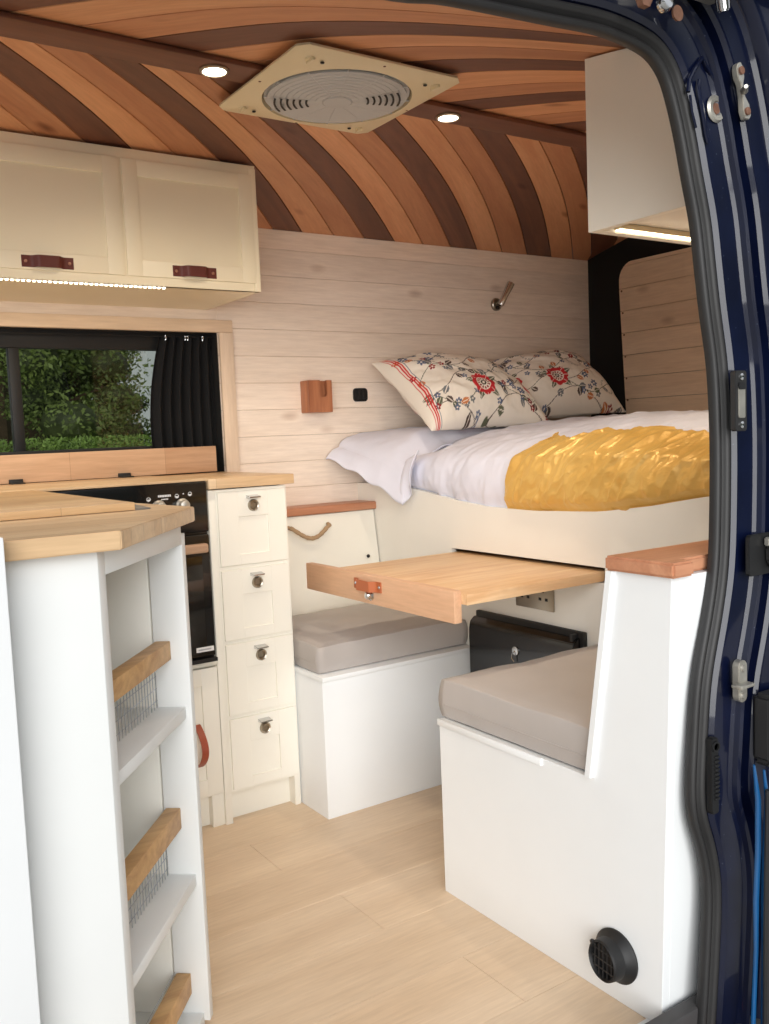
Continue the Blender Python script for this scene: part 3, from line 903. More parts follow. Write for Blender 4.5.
def cushion(label, x0,x1,y0,y1,z0,z1, slant=None, seed=0):
    t = thing('seat_cushion', label, 'cushion', ((x0+x1)/2,(y0+y1)/2,z0), 'bench seat cushions')
    nx,ny,nz = 48,40,7
    bm = bmesh.new(); bmesh.ops.create_cube(bm, size=1)
    bmesh.ops.subdivide_edges(bm, edges=bm.edges[:], cuts=31, use_grid_fill=True)
    for v in bm.verts:
        a,b,c = v.co*2     # -1..1
        rx = .018/((x1-x0)/2); 
        X = (x0+x1)/2+a*(x1-x0)/2; Y = (y0+y1)/2+b*(y1-y0)/2; Z = (z0+z1)/2+c*(z1-z0)/2
        edge = min(1, (1-max(abs(a),abs(b)))/.10)
        if c > .0:
            Z += .007*(1-max(abs(a),abs(b))**4)*max(0,c)
            Z += .006*noise.noise(Vector((X*5+seed,Y*5,0)))*max(0,c) + .0035*noise.noise(Vector((X*13+seed,Y*9,3)))*max(0,c)
        side = max(0, 1-abs(c))*.5
        if abs(a) > .99: X += math.copysign(.007,a)*(1-c*c)+.003*noise.noise(Vector((Y*9,Z*14,seed)))
        if abs(b) > .99: Y += math.copysign(.007,b)*(1-c*c)+.003*noise.noise(Vector((X*9,Z*14,seed+7)))
        # round the corners in plan and section
        if abs(a) > .97 and abs(c) > .97: X -= math.copysign(.004,a); Z -= math.copysign(.003,c)
        if abs(b) > .97 and abs(c) > .97: Y -= math.copysign(.004,b); Z -= math.copysign(.003,c)
        if slant: Y = slant(X,Y,Z)
        v.co = (X,Y,Z)
    mb = MB(); mb.bm.free(); mb.bm = bm
    c = obj('cover', mb, M['taupe'], t, smooth=True)
    # piping / seam running round mid height of the sides
    pts = [(x0-.0075,y0+.01,(z0+z1)/2-.004),(x1,y0-.0075,(z0+z1)/2-.004)]
    mb = MB()
    zz = z0+(z1-z0)*.38
    mb.tube([(x0-.0072,y1-.01,zz),(x0-.0075,(y0+y1)/2,zz),(x0-.0072,y0+.012,zz)],.0012,6)
    obj('seam', mb, M['taupe'], c)
    return t
cushion('flat taupe seat cushion on the far bench under the table', 1.180,1.682,2.112,2.525,.3905,.470, seed=2)
cushion('thick taupe seat cushion on the bench nearest the door', 1.194,1.684,1.140,1.586,.3975,.484,
        slant=lambda X,Y,Z: Y-(.012*max(0,(Z-.40)/.08) if Y < 1.2 else 0), seed=9)

# ------------------------------------------------------------------ pull-out table
def table():
    t = thing('pull_out_table', 'slatted pine table top sliding out from under the bed', 'table', (1.47,1.9,.64))
    mb = MB()
    obj('top', MB().box(1.262,1.755,1.572,2.160,.640,.665,.0015), M['table'], t)
    fr = obj('front_board', MB().box(1.240,1.262,1.592,2.268,.598,.672,.002), M['tablefront'], t)
    # leather tab handle, runs along y
    mb = MB(); n=22; L=.125; y0=1.945; z=.646; V=[]
    for k in range(n+1):
        s = -1+2*k/n; a = abs(s); of = .015*(1 if a<.45 else (0 if a>.72 else .5*(1+math.cos(PI*(a-.45)/.27))))
        V.append([mb.bm.verts.new((1.240-of-d, y0+s*L/2, z+q*.0135)) for d,q in ((0,-1),(.003,-1),(.003,1),(0,1))])
    for A,B in zip(V,V[1:]):
        for k in range(4): mb.bm.faces.new((A[k],A[(k+1)%4],B[(k+1)%4],B[k]))
    mb.bm.faces.new(V[0]); mb.bm.faces.new(V[-1][::-1])
    h = obj('handle', mb, M['leather'], fr)
    for s in (-1,1): obj('rivet', MB().lathe([(0,.003),(.003,.0022),(.0045,0)], (1.2375,y0+s*.055,z),(-1,0,0),12), M['steel'], h)
    k = obj('push_lock', MB().lathe([(.014,0),(.014,.003),(.010,.006),(.010,.012),(.007,.016),(0,.017)], (1.240,1.932,.622),(-1,0,0),24), M['chrome'], fr)
table()

# ------------------------------------------------------------------ bed
def zp(y): return float(np.interp(y,[.96,1.05,1.27,1.42,1.575,1.8,2.0,2.15,2.3,2.45,2.69],[.885,.882,.862,.835,.815,.806,.808,.822,.843,.858,.862]))
def bed():
    t = thing('bed_platform', 'white painted bed base across the rear with a scalloped front panel', 'bed', (2.25,1.83,0))
    ys = np.linspace(.975,YF-.001,60)
    mb = MB()
    top = [(y,zp(y)) for y in ys]
    # panel with the table slot
    poly = [(.975,.676)]+[(YF-.001,.676)]+top[::-1]
    mb.prism(poly,'x',XP,XP+.018)
    for (a,b) in ((.975,1.560),(2.172,YF-.001)): mb.box(XP,XP+.018,a,b,.637,.676)
    # lower part with the fridge opening
    for q in ((.975,1.625,0,.637),(2.045,YF-.001,0,.637),(1.625,2.045,.498,.637),(1.625,2.045,0,.03)): mb.box(XP,XP+.018,q[0],q[1],q[2],q[3])
    bmesh.ops.remove_doubles(mb.bm, verts=mb.bm.verts, dist=1e-5)
    obj('front_panel', mb, M['panelwhite'], t, smooth=False)
    mb = MB()
    for k in range(12): mb.box(XP+.02,XR-.03,.98+k*.142,.98+k*.142+.09,.690,.705,.001)
    obj('slats', mb, M['trimpine'], t)
    obj('support', MB().box(2.3,2.32,.98,YF-.01,0,.69), M['panelwhite'], t)
bed()

def fbm(x,y,z,o=3):
    s=0;a=1
    for _ in range(o): s+=a*noise.noise(Vector((x,y,z))); a*=.5; x*=2.1;y*=2.1;z*=2.1
    return s
def path_eval(pts, n):
    P = np.array(pts,float); d = np.r_[0,np.cumsum(np.hypot(*np.diff(P,axis=0).T))]
    s = np.linspace(0,d[-1],n)
    X = np.interp(s,d,P[:,0]); Z = np.interp(s,d,P[:,1])
    for _ in range(6):
        X[1:-1] = (X[:-2]+2*X[1:-1]+X[2:])/4; Z[1:-1] = (Z[:-2]+2*Z[1:-1]+Z[2:])/4
    return X,Z,s
def ridge(x,y,z): return 1-2*abs(noise.noise(Vector((x,y,z))))
def duvet_row(y, nv):
    zb = zp(y); fal = max(0,min(1.2,(y-2.22)/.175))
    X,Z,s = path_eval([(1.712,zb-.05),(1.7095,zb-.005),(1.692,zb+.03),(1.692,zb+.08),(1.712,.950),(1.76,.975),(1.87,1.000),(2.1,1.036),(2.3,1.046),(2.6,1.052),(2.82,1.04)], nv)
    out = []
    for j in range(nv):
        front = 1/(1+math.exp((X[j]-1.75)*60))
        w = .012*fbm(y*4.5+1.3, s[j]*3.2, 1.7)+.005*ridge(y*11+s[j]*5, s[j]*7-y*2, 3)+.004*ridge(y*24, s[j]*10+y*5, 7)
        w *= .3 if j < 4 else 1
        xx = X[j]-abs(w)*front; zz = Z[j]+w*(1-front)*1.3-fal*fal*.03*(1-front)
        out.append([max(xx,1.709) if zz < zb+.002 else xx, y-.012*fal*math.sin(s[j]*14), zz, front])
    return out, s
def duvet():
    nv, nu = 150, 240
    P = np.zeros((nu,nv,3)); ys = np.linspace(.985,2.395,nu)
    for i,y in enumerate(ys):
        o,_ = duvet_row(y,nv)
        for j in range(nv): P[i,j] = (min(o[j][0],2.83),o[j][1],o[j][2])
    o = grid_mesh('duvet', P, M['linen'], None, flip=True)
    m = o.modifiers.new('s','SOLIDIFY'); m.thickness = .008; m.offset = -1
    tag(o, 'rumpled white duvet spread over the bed behind the gold throw', 'duvet')
duvet()
def throw():
    nu = 360; ys = np.linspace(.985,1.915,nu); nf = 400; rows = []
    def s_end(y): return .258+(.862-zp(y))*.9+.016*math.sin(y*13+1)+.009*math.sin(y*31)+.005*math.sin(y*57)
    for i,y in enumerate(ys):
        o,s_ = duvet_row(y,nf)
        xe = 1.775+.022*math.sin(y*13+1)+.014*math.sin(y*31)
        k0 = next(k for k in range(nf) if s_[k] > .045); k1 = float(np.interp(s_end(y), s_, np.arange(nf)))
        e = max(0,(y-1.815)/.10); nv = 110; row = []
        for q in np.linspace(0,1,nv):
            kf = k0+(k1-k0)*q; k = int(kf); t = kf-k
            a,b = o[k],o[min(k+1,nf-1)]; p = [a[c]*(1-t)+b[c]*t for c in range(4)]; sd = s_[k]
            # long diagonal pulled creases, finer crumple between them
            w = .011*max(0,ridge(y*7.5+sd*9, y*2.2-sd*3.0, 1.1))**1.5 + .007*max(0,ridge(y*17+sd*14, sd*7-y*3, 5.3))**1.3 + .0035*ridge(y*38+sd*20, sd*26-y*9, 9.1) + .006*(fbm(y*3,sd*5,2)+.4)
            env = min(1, q*10+.02)*(1-.6*min(1,e)); w = .006+w*env
            if q > .93: w += .005*math.sin(y*70)
            f_ = p[3]
            x = p[0]-w*f_; z = p[2]+w*(1-f_)*.9+.002
            yy = y-.10*max(0,q-.3)*e*e+.006*math.sin(sd*40)*e
            row.append((min(x,1.70) if q < .1 else x, yy, max(z, zp(y)+.001) if q > .02 else zp(y)-.012+.0*q))
        rows.append(row)
    o = grid_mesh('throw_blanket', np.array(rows), M['gold'], None, flip=True)
    m = o.modifiers.new('s','SOLIDIFY'); m.thickness = .003; m.offset = -1
    tag(o, 'crinkled gold satin throw folded over the front edge of the bed', 'blanket')
throw()

tag(obj('mattress', MB().box(1.716,2.82,.985,2.68,.706,.955,.05,5), M['linen']), 'thick white sheeted mattress beneath the duvet and pillows', 'mattress')

# white pillow with a drooping flange under the patterned one
def flat_pillow():
    nu,nv = 110,80; P = np.zeros((nu,nv,3))
    for i in range(nu):
        u = i/(nu-1)
        for j in range(nv):
            v = j/(nv-1)          # 0 wall side, 1 room side
            x = 1.555+.085*v*0+(2.28-1.555)*u + .075*v*(1-u)
            y = 2.672-.305*v - .012*math.sin(PI*v)*(1-u)
            eu, ev = min(u,1-u), min(v,1-v)
            y = 2.672-.305*v
            O = (1.560+.095*v, .947-.147*v**1.3); I = (1.612+.070*v, .985-.078*v)
            if u < .14:
                k = u/.14; x = O[0]+(I[0]-O[0])*k; z = O[1]+(I[1]-O[1])*k+.006*math.sin(v*19+k)*(1-k)+.008*math.sin(PI*k)
            else:
                k = (u-.14)/.86; x = I[0]+(2.28-I[0])*k
                e = max(0,1-abs(2*k-1)**2.6); ev_ = max(0,min(1,(1-v)/.30)); ev_ = ev_*ev_*(3-2*ev_)
                base = I[1]+(.965-I[1])*min(1,k*4)
                z = base+.075*(e**.55)*(.25+.75*ev_)
            z += .004*fbm(x*14,y*14,2)
            P[i,j] = (x,y,z)
    o = grid_mesh('white_pillow', P, M['linen'], None)
    m = o.modifiers.new('s','SOLIDIFY'); m.thickness = .006
    tag(o, 'flat white pillow whose flanged end hangs over the corner of the bed panel', 'pillow')
flat_pillow()
# hanging corner of the sheet
def flap():
    nu,nv = 26,26; P = np.zeros((nu,nv,3))
    a = Vector((1.70,2.405,.925)); b = Vector((1.672,2.300,.975)); c = Vector((1.665,2.372,.800))
    d = Vector((1.66,2.315,.865))
    for i in range(nu):
        u = i/(nu-1)
        for j in range(nv):
            v = j/(nv-1)
            p = (a*(1-u)+b*u)*(1-v)+(c*(1-u)+d*u)*v
            p.x += -.010*math.sin(u*6+v*2)-.012*math.sin(PI*v); P[i,j] = p
    o = grid_mesh('bed_sheet', P, M['linen'], None); m = o.modifiers.new('s','SOLIDIFY'); m.thickness = .003
    tag(o, 'pointed white corner of the bed sheet hanging down the bed panel', 'sheet')
flap()

# ---- embroidered pillows
CR = np.array(lin((234,226,214)))
RED, DRED = np.array(lin((196,34,44))), np.array(lin((140,26,34)))
BLU, GRN, BRN, GRY = np.array(lin((84,98,128))), np.array(lin((92,96,74))), np.array(lin((74,58,50))), np.array(lin((110,114,118)))
ORG = np.array(lin((196,120,70)))
def pattern(W,H,nu,nv,var):
    U,V = np.meshgrid(np.linspace(0,W,nu),np.linspace(0,H,nv),indexing='ij')
    C = np.ones((nu,nv,3))*CR
    def put(m,c):
        C[m] = c
    def stem(pts,w,c):
        pts = np.array(pts,float)
        # catmull sampling
        S_ = []
        for i in range(len(pts)-1):
            p0,p1,p2,p3 = pts[max(i-1,0)],pts[i],pts[i+1],pts[min(i+2,len(pts)-1)]
            for t in np.linspace(0,1,9): S_.append(.5*((2*p1)+(-p0+p2)*t+(2*p0-5*p1+4*p2-p3)*t*t+(-p0+3*p1-3*p2+p3)*t**3))
        for a,b in zip(S_,S_[1:]):
            d = b-a; l2 = d@d+1e-12
            tt = np.clip(((U-a[0])*d[0]+(V-a[1])*d[1])/l2,0,1)
            put((U-a[0]-tt*d[0])**2+(V-a[1]-tt*d[1])**2 < w*w, c)
    def flower(x,y,R):
        r = np.hypot(U-x,V-y); a = np.arctan2(V-y,U-x)
        pet = R*(.86+.14*np.abs(np.cos(a*4)))
        put(r < pet, RED)
        put((r < pet)&(np.abs(np.sin(a*4))<.10)&(r>R*.62), CR)
        put((r<R*.58), CR); put((r<R*.50)&(r>R*.30)&(np.cos(a*12)>-.3), DRED)
        put((r<R*.22), BRN); put((r<R*.10), CR)
    def small(x,y,R,c,n=5):
        r = np.hypot(U-x,V-y); a = np.arctan2(V-y,U-x)
        put(r < R*(.45+.55*np.abs(np.cos(a*n/2))), c); put(r<R*.25, CR)
    def leaf(x,y,L,ang,c,w=.32):
        ca,sa = math.cos(ang),math.sin(ang); p = (U-x)*ca+(V-y)*sa; q = -(U-x)*sa+(V-y)*ca
        m = (p>0)&(p<L)&(np.abs(q) < w*L*np.sin(np.clip(p/L,0,1)*PI))
        put(m,c); put(m&(np.abs(q)<.0012),CR)
    def curl(x,y,R,c,st=0):
        for k in range(11):
            a = st+k*.42; rr = R*(1-.03*k); leaf(x+rr*math.cos(a),y+rr*math.sin(a),R*.45,a+.5,c,.28)
    rr = random.Random(var)
    # vines
    for s in range(7):
        y0 = H*(.08+.14*s); pts = [(W*(.08+.11*k), y0+H*.10*math.sin(k*1.25+s*1.7+var)) for k in range(9)]
        stem(pts,.0013,GRN if s%2 else BRN)
        for k,(a,b) in enumerate(pts):
            leaf(a,b,.034,rr.uniform(0,6.28),[GRN,GRY,BRN,ORG][rr.randrange(4)])
            if rr.random()<.75: small(a+rr.uniform(-.025,.025),b+rr.uniform(-.025,.025),.012,[BLU,BLU,GRY,DRED][rr.randrange(4)],5)
    for (cx_,cy_) in ((.10,.80),(.20,.86),(.16,.66),(.24,.70),(.30,.84),(.70,.30),(.76,.22),(.86,.72),(.80,.50),(.92,.4)):
        small(W*cx_,H*cy_,.017,BLU,6)
    for (cx_,cy_,R) in ((.40,.70,.030),(.70,.52,.028),(.88,.20,.026)): curl(W*cx_,H*cy_,R,GRY if R>.027 else GRN,var)
    bx = (.46,.28) if var == 1 else (.50,.32)
    for k in range(5): leaf(W*bx[0],H*bx[1],.075,k*1.256+.4,GRN,.16)
    small(W*bx[0],H*bx[1],.05,CR,7)
    flower(W*bx[0],H*bx[1],.048)
    flower(W*(.62 if var==1 else .80),H*.88,.036); flower(W*(.86 if var==1 else .20),H*.30,.030)
    # red border stripes at the open end
    if var == 1:
        for q in (.020,.027,.034): put(np.abs(U-q-.0)<.0016, RED*1.05)
        put((np.abs(U-.0415)<.001), BLU)
    C = np.concatenate([C,np.ones((nu,nv,1))],2)
    return C
def pillow(label, corners, th, var, W=.70, H=.44, sag=0):
    """corners: bottom-left, bottom-right, top-right, top-left of the face that shows"""
    nu,nv = 250,160
    bl,br,tr,tl = [Vector(c) for c in corners]
    C = pattern(W,H,nu,nv,var)
    nrm = ((br-bl).cross(tl-bl)).normalized()
    if nrm.y > 0: nrm = -nrm
    t = thing('patterned_pillow', label, 'pillow', tuple((bl+br)/2), 'embroidered pillows')
    both = []
    for side in (1,-1):
        P = np.zeros((nu,nv,3))
        for i in range(nu):
            u = i/(nu-1)
            for j in range(nv):
                v = j/(nv-1)
                # pull edges in between the corners
                uu = u+ (.5-u)*.07*math.sin(PI*v)*abs(2*u-1)**3
                vv = v+ (.5-v)*.10*math.sin(PI*u)*abs(2*v-1)**3
                p = (bl*(1-uu)+br*uu)*(1-vv)+(tl*(1-uu)+tr*uu)*vv
                e = (max(0,1-abs(2*u-1)**2.6)*max(0,1-abs(2*v-1)**2.4))**.55
                h = th*e*(1 if side > 0 else .45)
                h += .006*fbm(u*7+var,v*5,side)*min(1,e*2)+.004*math.sin(u*22+v*16+4*fbm(u*3,v*3,var))*min(1,e*2)*(1-e*.5)
                q = p+nrm*side*max(h,0)
                q.z -= sag*math.sin(PI*u)*v
                P[i,j] = q
        both.append(P)
    grid_mesh('front_face', both[0], M['print'], t, colors=C)
    grid_mesh('back_face', both[1], M['print'], t, colors=C, flip=True)
    return t
pillow('left embroidered pillow with red edge stripes, leaning on the far wall', [(1.742,2.32,1.030),(2.27,2.33,1.040),(2.22,2.60,1.235),(1.72,2.618,1.268)], .120, 1, W=.54, H=.40, sag=-.004)
pillow('right embroidered pillow with floral print in the rear corner by the black pillar', [(2.06,2.45,1.05),(2.76,2.42,1.072),(2.68,2.615,1.298),(2.13,2.655,1.225)], .120, 2, W=.60, H=.40, sag=-.014)

# ------------------------------------------------------------------ fridge and socket
def fridge():
    t = thing('fridge', 'small black fridge set into the bed base under the table', 'fridge', (1.66,1.83,.03))
    obj('body', MB().box(XP-.0,2.05,1.628,2.042,.035,.494,.003), M['black'], t)
    obj('surround', MB().box(XP-.016,XP-.001,1.622,2.048,.030,.505,.003), M['black'], t)
    d = MB().prism([(XP-.046,.045),(XP-.016,.045),(XP-.016,.490),(XP-.026,.490),(XP-.041,.478),(XP-.046,.455)],'y',1.632,2.046,.002)
    dd = obj('door', d, M['oven'], t)
    obj('top_grip', MB().box(XP-.036,XP-.016,1.64,1.652,.470,.500,.003), M['black'], dd)
    obj('lock', MB().lathe([(.012,0),(.012,.003),(.008,.004),(0,.004)], (XP-.046,1.845,.425),(-1,0,0),20), M['chrome'], dd)
    mb = MB(); mb.tube([(XP-.050,1.845,.425),(XP-.056,1.849,.418),(XP-.056,1.851,.405),(XP-.052,1.846,.396)],.0016,6)
    obj('key', mb, M['chrome'], dd)
fridge()
def socket():
    t = thing('power_socket', 'brushed steel double mains socket above the fridge', 'socket', (XP-.003,1.81,.54))
    y0,y1,z0,z1 = 1.737,1.884,.540,.626
    pl = obj('plate', MB().box(XP-.006,XP-.0004,y0,y1,z0,z1,.0015), M['nickel'], t)
    for c in (1.775,1.846):
        mb = MB(); mb.box(XP-.0068,XP-.004,c-.004,c+.004,.588,.604); mb.box(XP-.0068,XP-.004,c-.017,c-.007,.566,.574,.0005); mb.box(XP-.0068,XP-.004,c+.007,c+.017,.566,.574,.0005)
        obj('pin_holes', mb, M['black'], pl)
    for c in (1.795,1.826): obj('switch', MB().box(XP-.010,XP-.005,c-.006,c+.006,.604,.618,.001), M['black'], pl)
socket()

# ------------------------------------------------------------------ things on the far wall
def wallbox():
    x0,x1,z0,z1,y0 = 1.482,1.570,1.107,1.212,2.632
    t = thing('bottle_opener_box', 'reddish wooden box with a notch, screwed to the boarded wall', 'wooden box', ((x0+x1)/2,2.66,z0))
    xm = (x0+x1)/2+.012; r = .013
    P = [(x0,z0),(x1,z0),(x1,z1)]+[(xm+r,z1)]+[(xm+r*math.cos(a), z1-.042+r*math.sin(a)) for a in np.linspace(0,-PI,12)]+[(xm-r,z1),(x0,z1)]
    obj('front', MB().prism(P,'y',y0,y0+.012,.0008), M['cherry'], t)
    mb = MB(); mb.box(x0,x0+.012,y0+.012,YF,z0,z1,.001); mb.box(x1-.012,x1,y0+.012,YF,z0,z1,.001); mb.box(x0+.012,x1-.012,y0+.012,YF,z0,z0+.01,.001)
    mb.box(x0+.012,x1-.012,y0+.022,YF-.001,z0+.01,z1-.001)
    obj('box_body', mb, M['cherry'], t)
wallbox()
def usb():
    t = thing('usb_socket', 'small black rounded socket plate on the boarded wall left of the pillows', 'socket', (1.714,YF-.006,1.140))
    mb = MB(); mb.prism(rounded(1.686,1.742,1.142,1.188,.012),'y',YF-.010,YF,.0015)
    p = obj('plate', mb, M['black'], t)
    for x in (1.700,1.718): obj('port_cover', MB().box(x,x+.013,YF-.0135,YF-.009,1.151,1.179,.001), M['black'], p)
usb()
def readlamp():
    c = Vector((2.343,YF-.004,1.500))
    t = thing('reading_lamp', 'small chrome reading lamp on the wall above the pillows', 'reading lamp', (2.343,YF-.01,1.48))
    b = obj('base', MB().lathe([(.024,0),(.024,.008),(.020,.012),(0,.012)], (2.345,YF-.001,1.500),(0,-1,0),24), M['nickel'], t)
    obj('arm', MB().cyl((2.345,YF-.012,1.503),(2.345,YF-.035,1.512),.006,seg=12), M['nickel'], t)
    hh = obj('lamp_head', MB().lathe([(.010,0),(.012,.004),(.012,.05),(.0145,.08),(.0145,.095),(.0,.096)], (2.338,YF-.036,1.492),Vector((.45,-.15,.85)),20), M['chrome'], t)
    obj('switch', MB().lathe([(.008,0),(.007,.006),(0,.007)], (2.343,YF-.013,1.487),(0,-1,0),14), M['black'], b)
readlamp()

# ------------------------------------------------------------------ door opening: jamb, seal, fittings
def ray(x,y):
    return R_*((x-384.5)/914.3)+U_*(-(y-512)/914.3)+F_
def on_y(v,x,y):
    r = ray(x,y); return Vector((0,0,CH))+r*(v/r.y)
edge_px = [(350,-40),(440,-26),(510,-11),(559,0),(604,10),(640,25),(662,41),(677.5,66),(687,97),(695,134),(702,175),(710,219),(715,266),(720,312),(727,366),(730,433),(730,499),(728,566),(721,620),(711,679),(707,738),(705,805),(715,845),(721,888),(719,955),(715,1024),(713,1060)]
pw = [on_y(.93,*p) for p in edge_px]
E2 = [Vector((X0-.1, pw[0].z+.002)), Vector((0,pw[0].z+.002))]+[Vector((p.x,p.z)) for p in pw]+[Vector((pw[-1].x,-.12))]
def catmull(P, m):
    out = []
    for i in range(len(P)-1):
        p0,p1,p2,p3 = P[max(i-1,0)],P[i],P[i+1],P[min(i+2,len(P)-1)]
        k = m if (p2-p1).length < .2 else m*2
        for t in np.linspace(0,1,k,endpoint=False):
            out.append(.5*((2*p1)+(-p0+p2)*t+(2*p0-5*p1+4*p2-p3)*t*t+(-p0+3*p1-3*p2+p3)*t**3))
    out.append(P[-1]); return out
# drop the linear extrapolation quirks, smooth a little
E2 = catmull(E2, 6)
for _ in range(3):
    E2 = [E2[0]]+[(E2[i-1]+E2[i]*2+E2[i+1])/4 for i in range(1,len(E2)-1)]+[E2[-1]]
def sweep(name, prof, mat, parent=None, rng_=None, sm='auto', zmax=None):
    """prof: (outward distance, y) along the opening edge"""
    pts = E2 if rng_ is None else E2[rng_[0]:rng_[1]]
    P = np.zeros((len(pts),len(prof),3))
    for i,p in enumerate(pts):
        a = pts[max(i-2,0)]; b = pts[min(i+2,len(pts)-1)]; tng = (b-a).normalized()
        nn = Vector((-tng.y, tng.x))          # outward for a path running left to right, then down
        for j,(d,y) in enumerate(prof):
            q = p+nn*d
            P[i,j] = (q.x, y, q.y)
    o = grid_mesh(name, P, mat, parent)
    if sm == 'auto':
        try: o.data.set_sharp_from_angle(angle=math.radians(30))
        except Exception: pass
    return o
# direction check: tangent (1,0) gives normal (0,1): up = outward; tangent (0,-1) gives normal (1,0): right = outward
tag(sweep('door_seal', [(-.027,.950),(-.0285,.942),(-.027,.936),(-.023,.932),(-.018,.933),(-.016,.942),(-.014,.942),(-.012,.931),(-.007,.926),(-.002,.927),(.0005,.933),(.001,.945)], M['rubber'], sm=None),
    'dark grey rubber seal following the edge of the sliding door opening', 'door seal')
# door frame (painted steel) with ribs; deeper ribs only along the pillar
jm = thing('door_frame', 'dark blue glossy van door pillar around the side opening', 'door frame', (1.33,.88,-.1))
sweep('inner_flange', [(-.006,.960),(-.004,.944),(.0005,.938),(.003,.930),(.010,.924),(.016,.923),(.046,.920)], M['body'], jm)
sweep('pillar_rib', [(.046,.920),(.052,.916),(.055,.908),(.060,.905),(.064,.912),(.066,.930),(.070,.934),(.078,.934),(.082,.926),(.085,.908),(.090,.902),(.096,.903)], M['body'], jm)
sweep('outer_flange', [(.096,.903),(.128,.898),(.134,.892),(.137,.878),(.142,.872),(.150,.870),(.40,.862)], M['body'], jm)
# bright blue highlight on the lower fold, modelled as coloured tubes
n0 = int(len(E2)*.80)
def fitting(name,label,cat,px,y):
    p = on_y(y,*px); t = thing(name,label,cat,tuple(p)); return t,p
def plate_xz(p, pts, y0, y1, bev=.001):
    return MB().prism([(p.x+a,p.z+b) for a,b in pts],'y',y0,y1,bev)
# upper striker with two rusty screws
t,p = fitting('door_striker','zinc door striker with two rusty screws high on the pillar','door striker',(742,92),.893)
ca = math.radians(-12)
def rt(a,b,ang=ca): return (a*math.cos(ang)-b*math.sin(ang), a*math.sin(ang)+b*math.cos(ang))
ang = math.radians(14)
def rr2(a,b): return rt(a,b,ang)
out = [(-.010,.068),(.004,.072),(.012,.058),(.010,.034),(.002,.018),(.002,-.012),(.014,-.034),(.014,-.062),(.004,-.070),(-.010,-.066),(-.014,-.046),(-.008,-.012),(-.008,.018),(-.016,.036),(-.016,.056)]
obj('plate', plate_xz(p,[rr2(a*.62,b*.60) for a,b in out],.889,.899), M['oldmetal'], t)
for b_ in (.050,-.050):
    a,b = rr2(-.001,b_*.60); obj('screw', MB().lathe([(.006,0),(.006,.003),(.004,.004),(0,.0035)], (p.x+a,.889,p.z+b),(0,-1,0),16), M['rust'], t)
obj('pin', MB().cyl((p.x-.002,.888,p.z),(p.x-.026,.868,p.z-.004),.006,.003,14), M['oldmetal'], t)
# grommet
t,p = fitting('grommet','pale round grommet with a dark centre on the door pillar','grommet',(718,108),.914)
obj('ring', MB().lathe([(.012,.002),(.019,.001),(.021,.004),(.018,.008),(.011,.007),(.009,.003),(.011,.001)], (p.x,.922,p.z),(0,-1,0),28), M['oldmetal'], t)
obj('plug', MB().lathe([(.0095,0),(.008,.005),(0,.004)], (p.x,.921,p.z),(0,-1,0),20), M['rust'], t)
# long slotted striker
t,p = fitting('latch_plate','grey slotted latch plate with two bright screws mid pillar','latch plate',(738,401),.903)
mb = plate_xz(p, rounded(-.015,.015,-.048,.048,.005),.897,.907)
pl = obj('plate', mb, M['rubber'], t)
obj('slot', plate_xz(p, rounded(-.008,.009,-.027,.027,.003),.8955,.8975,.0005), M['oldmetal'], pl)
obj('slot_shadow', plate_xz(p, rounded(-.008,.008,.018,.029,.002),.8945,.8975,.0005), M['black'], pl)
for b_ in (.038,-.038): obj('screw', MB().lathe([(.0055,0),(.0055,.002),(.003,.003),(0,.002)], (p.x,.897,p.z+b_),(0,-1,0),14), M['chrome'], pl)
# lower catch
t,p = fitting('door_catch','silver metal catch sticking out of the lower pillar','door catch',(739,681),.905)
obj('plate', plate_xz(p, rounded(-.011,.011,-.034,.036,.0105),.897,.910), M['oldmetal'], t)
mb = MB(); mb.box(p.x-.030,p.x+.008,.880,.899,p.z-.005,p.z+.001,.002); mb.box(p.x-.034,p.x-.022,.876,.888,p.z-.004,p.z+.004,.002)
obj('tongue', mb, M['oldmetal'], t)
for b_ in (.023,-.023): obj('screw', MB().lathe([(.006,0),(.005,.003),(0,.003)], (p.x,.897,p.z+b_),(0,-1,0),16), M['oldmetal'], t)
# rubber buffer lower right
t,p = fitting('rubber_buffer','worn dark rubber block at the right edge of the frame','rubber buffer',(768,728),.885)
mb = MB().prism([(p.x-.026,p.z-.052),(p.x-.018,p.z-.060),(p.x+.12,p.z-.09),(p.x+.12,p.z+.06),(p.x-.024,p.z+.062)],'y',.862,.90,.008)
obj('block', mb, M['rubber'], t)
# lock recess upper-lower mid right
t,p = fitting('lock_mechanism','grey latch lever in a dark recess at the right edge','lock',(766,552),.90)
obj('recess', plate_xz(p, rounded(-.048,.14,-.036,.032,.006),.898,.906,.001), M['black'], t)
obj('lever', plate_xz(p, [(-.014,.026),(.10,.030),(.10,.014),(-.014,.012)],.885,.895,.002), M['oldmetal'], t)
obj('lever_body', plate_xz(p, [(-.009,.009),(.10,.012),(.10,-.030),(.006,-.030),(-.008,-.014)],.885,.897,.003), M['rubber'], t)
obj('bolt', MB().ball((p.x-.016,.880,p.z-.022),.004,2), M['chrome'], t)
# stamped plate near the seal
t,p = fitting('embossed_cover','black ridged clip beside the lower door seal','clip',(715,775),.915)
mb = plate_xz(p, rounded(-.009,.009,-.066,.062,.006),.914,.926)
for k in range(11): mb.box(p.x-.003,p.x+.008,.911,.915,p.z-.042+k*.007,p.z-.038+k*.007,.001)
mb.lathe([(.006,.0),(.009,.0),(.009,.003),(.006,.003),(.006,0)], (p.x,.914,p.z+.048),(0,-1,0),16)
obj('clip', mb, M['black'], t)
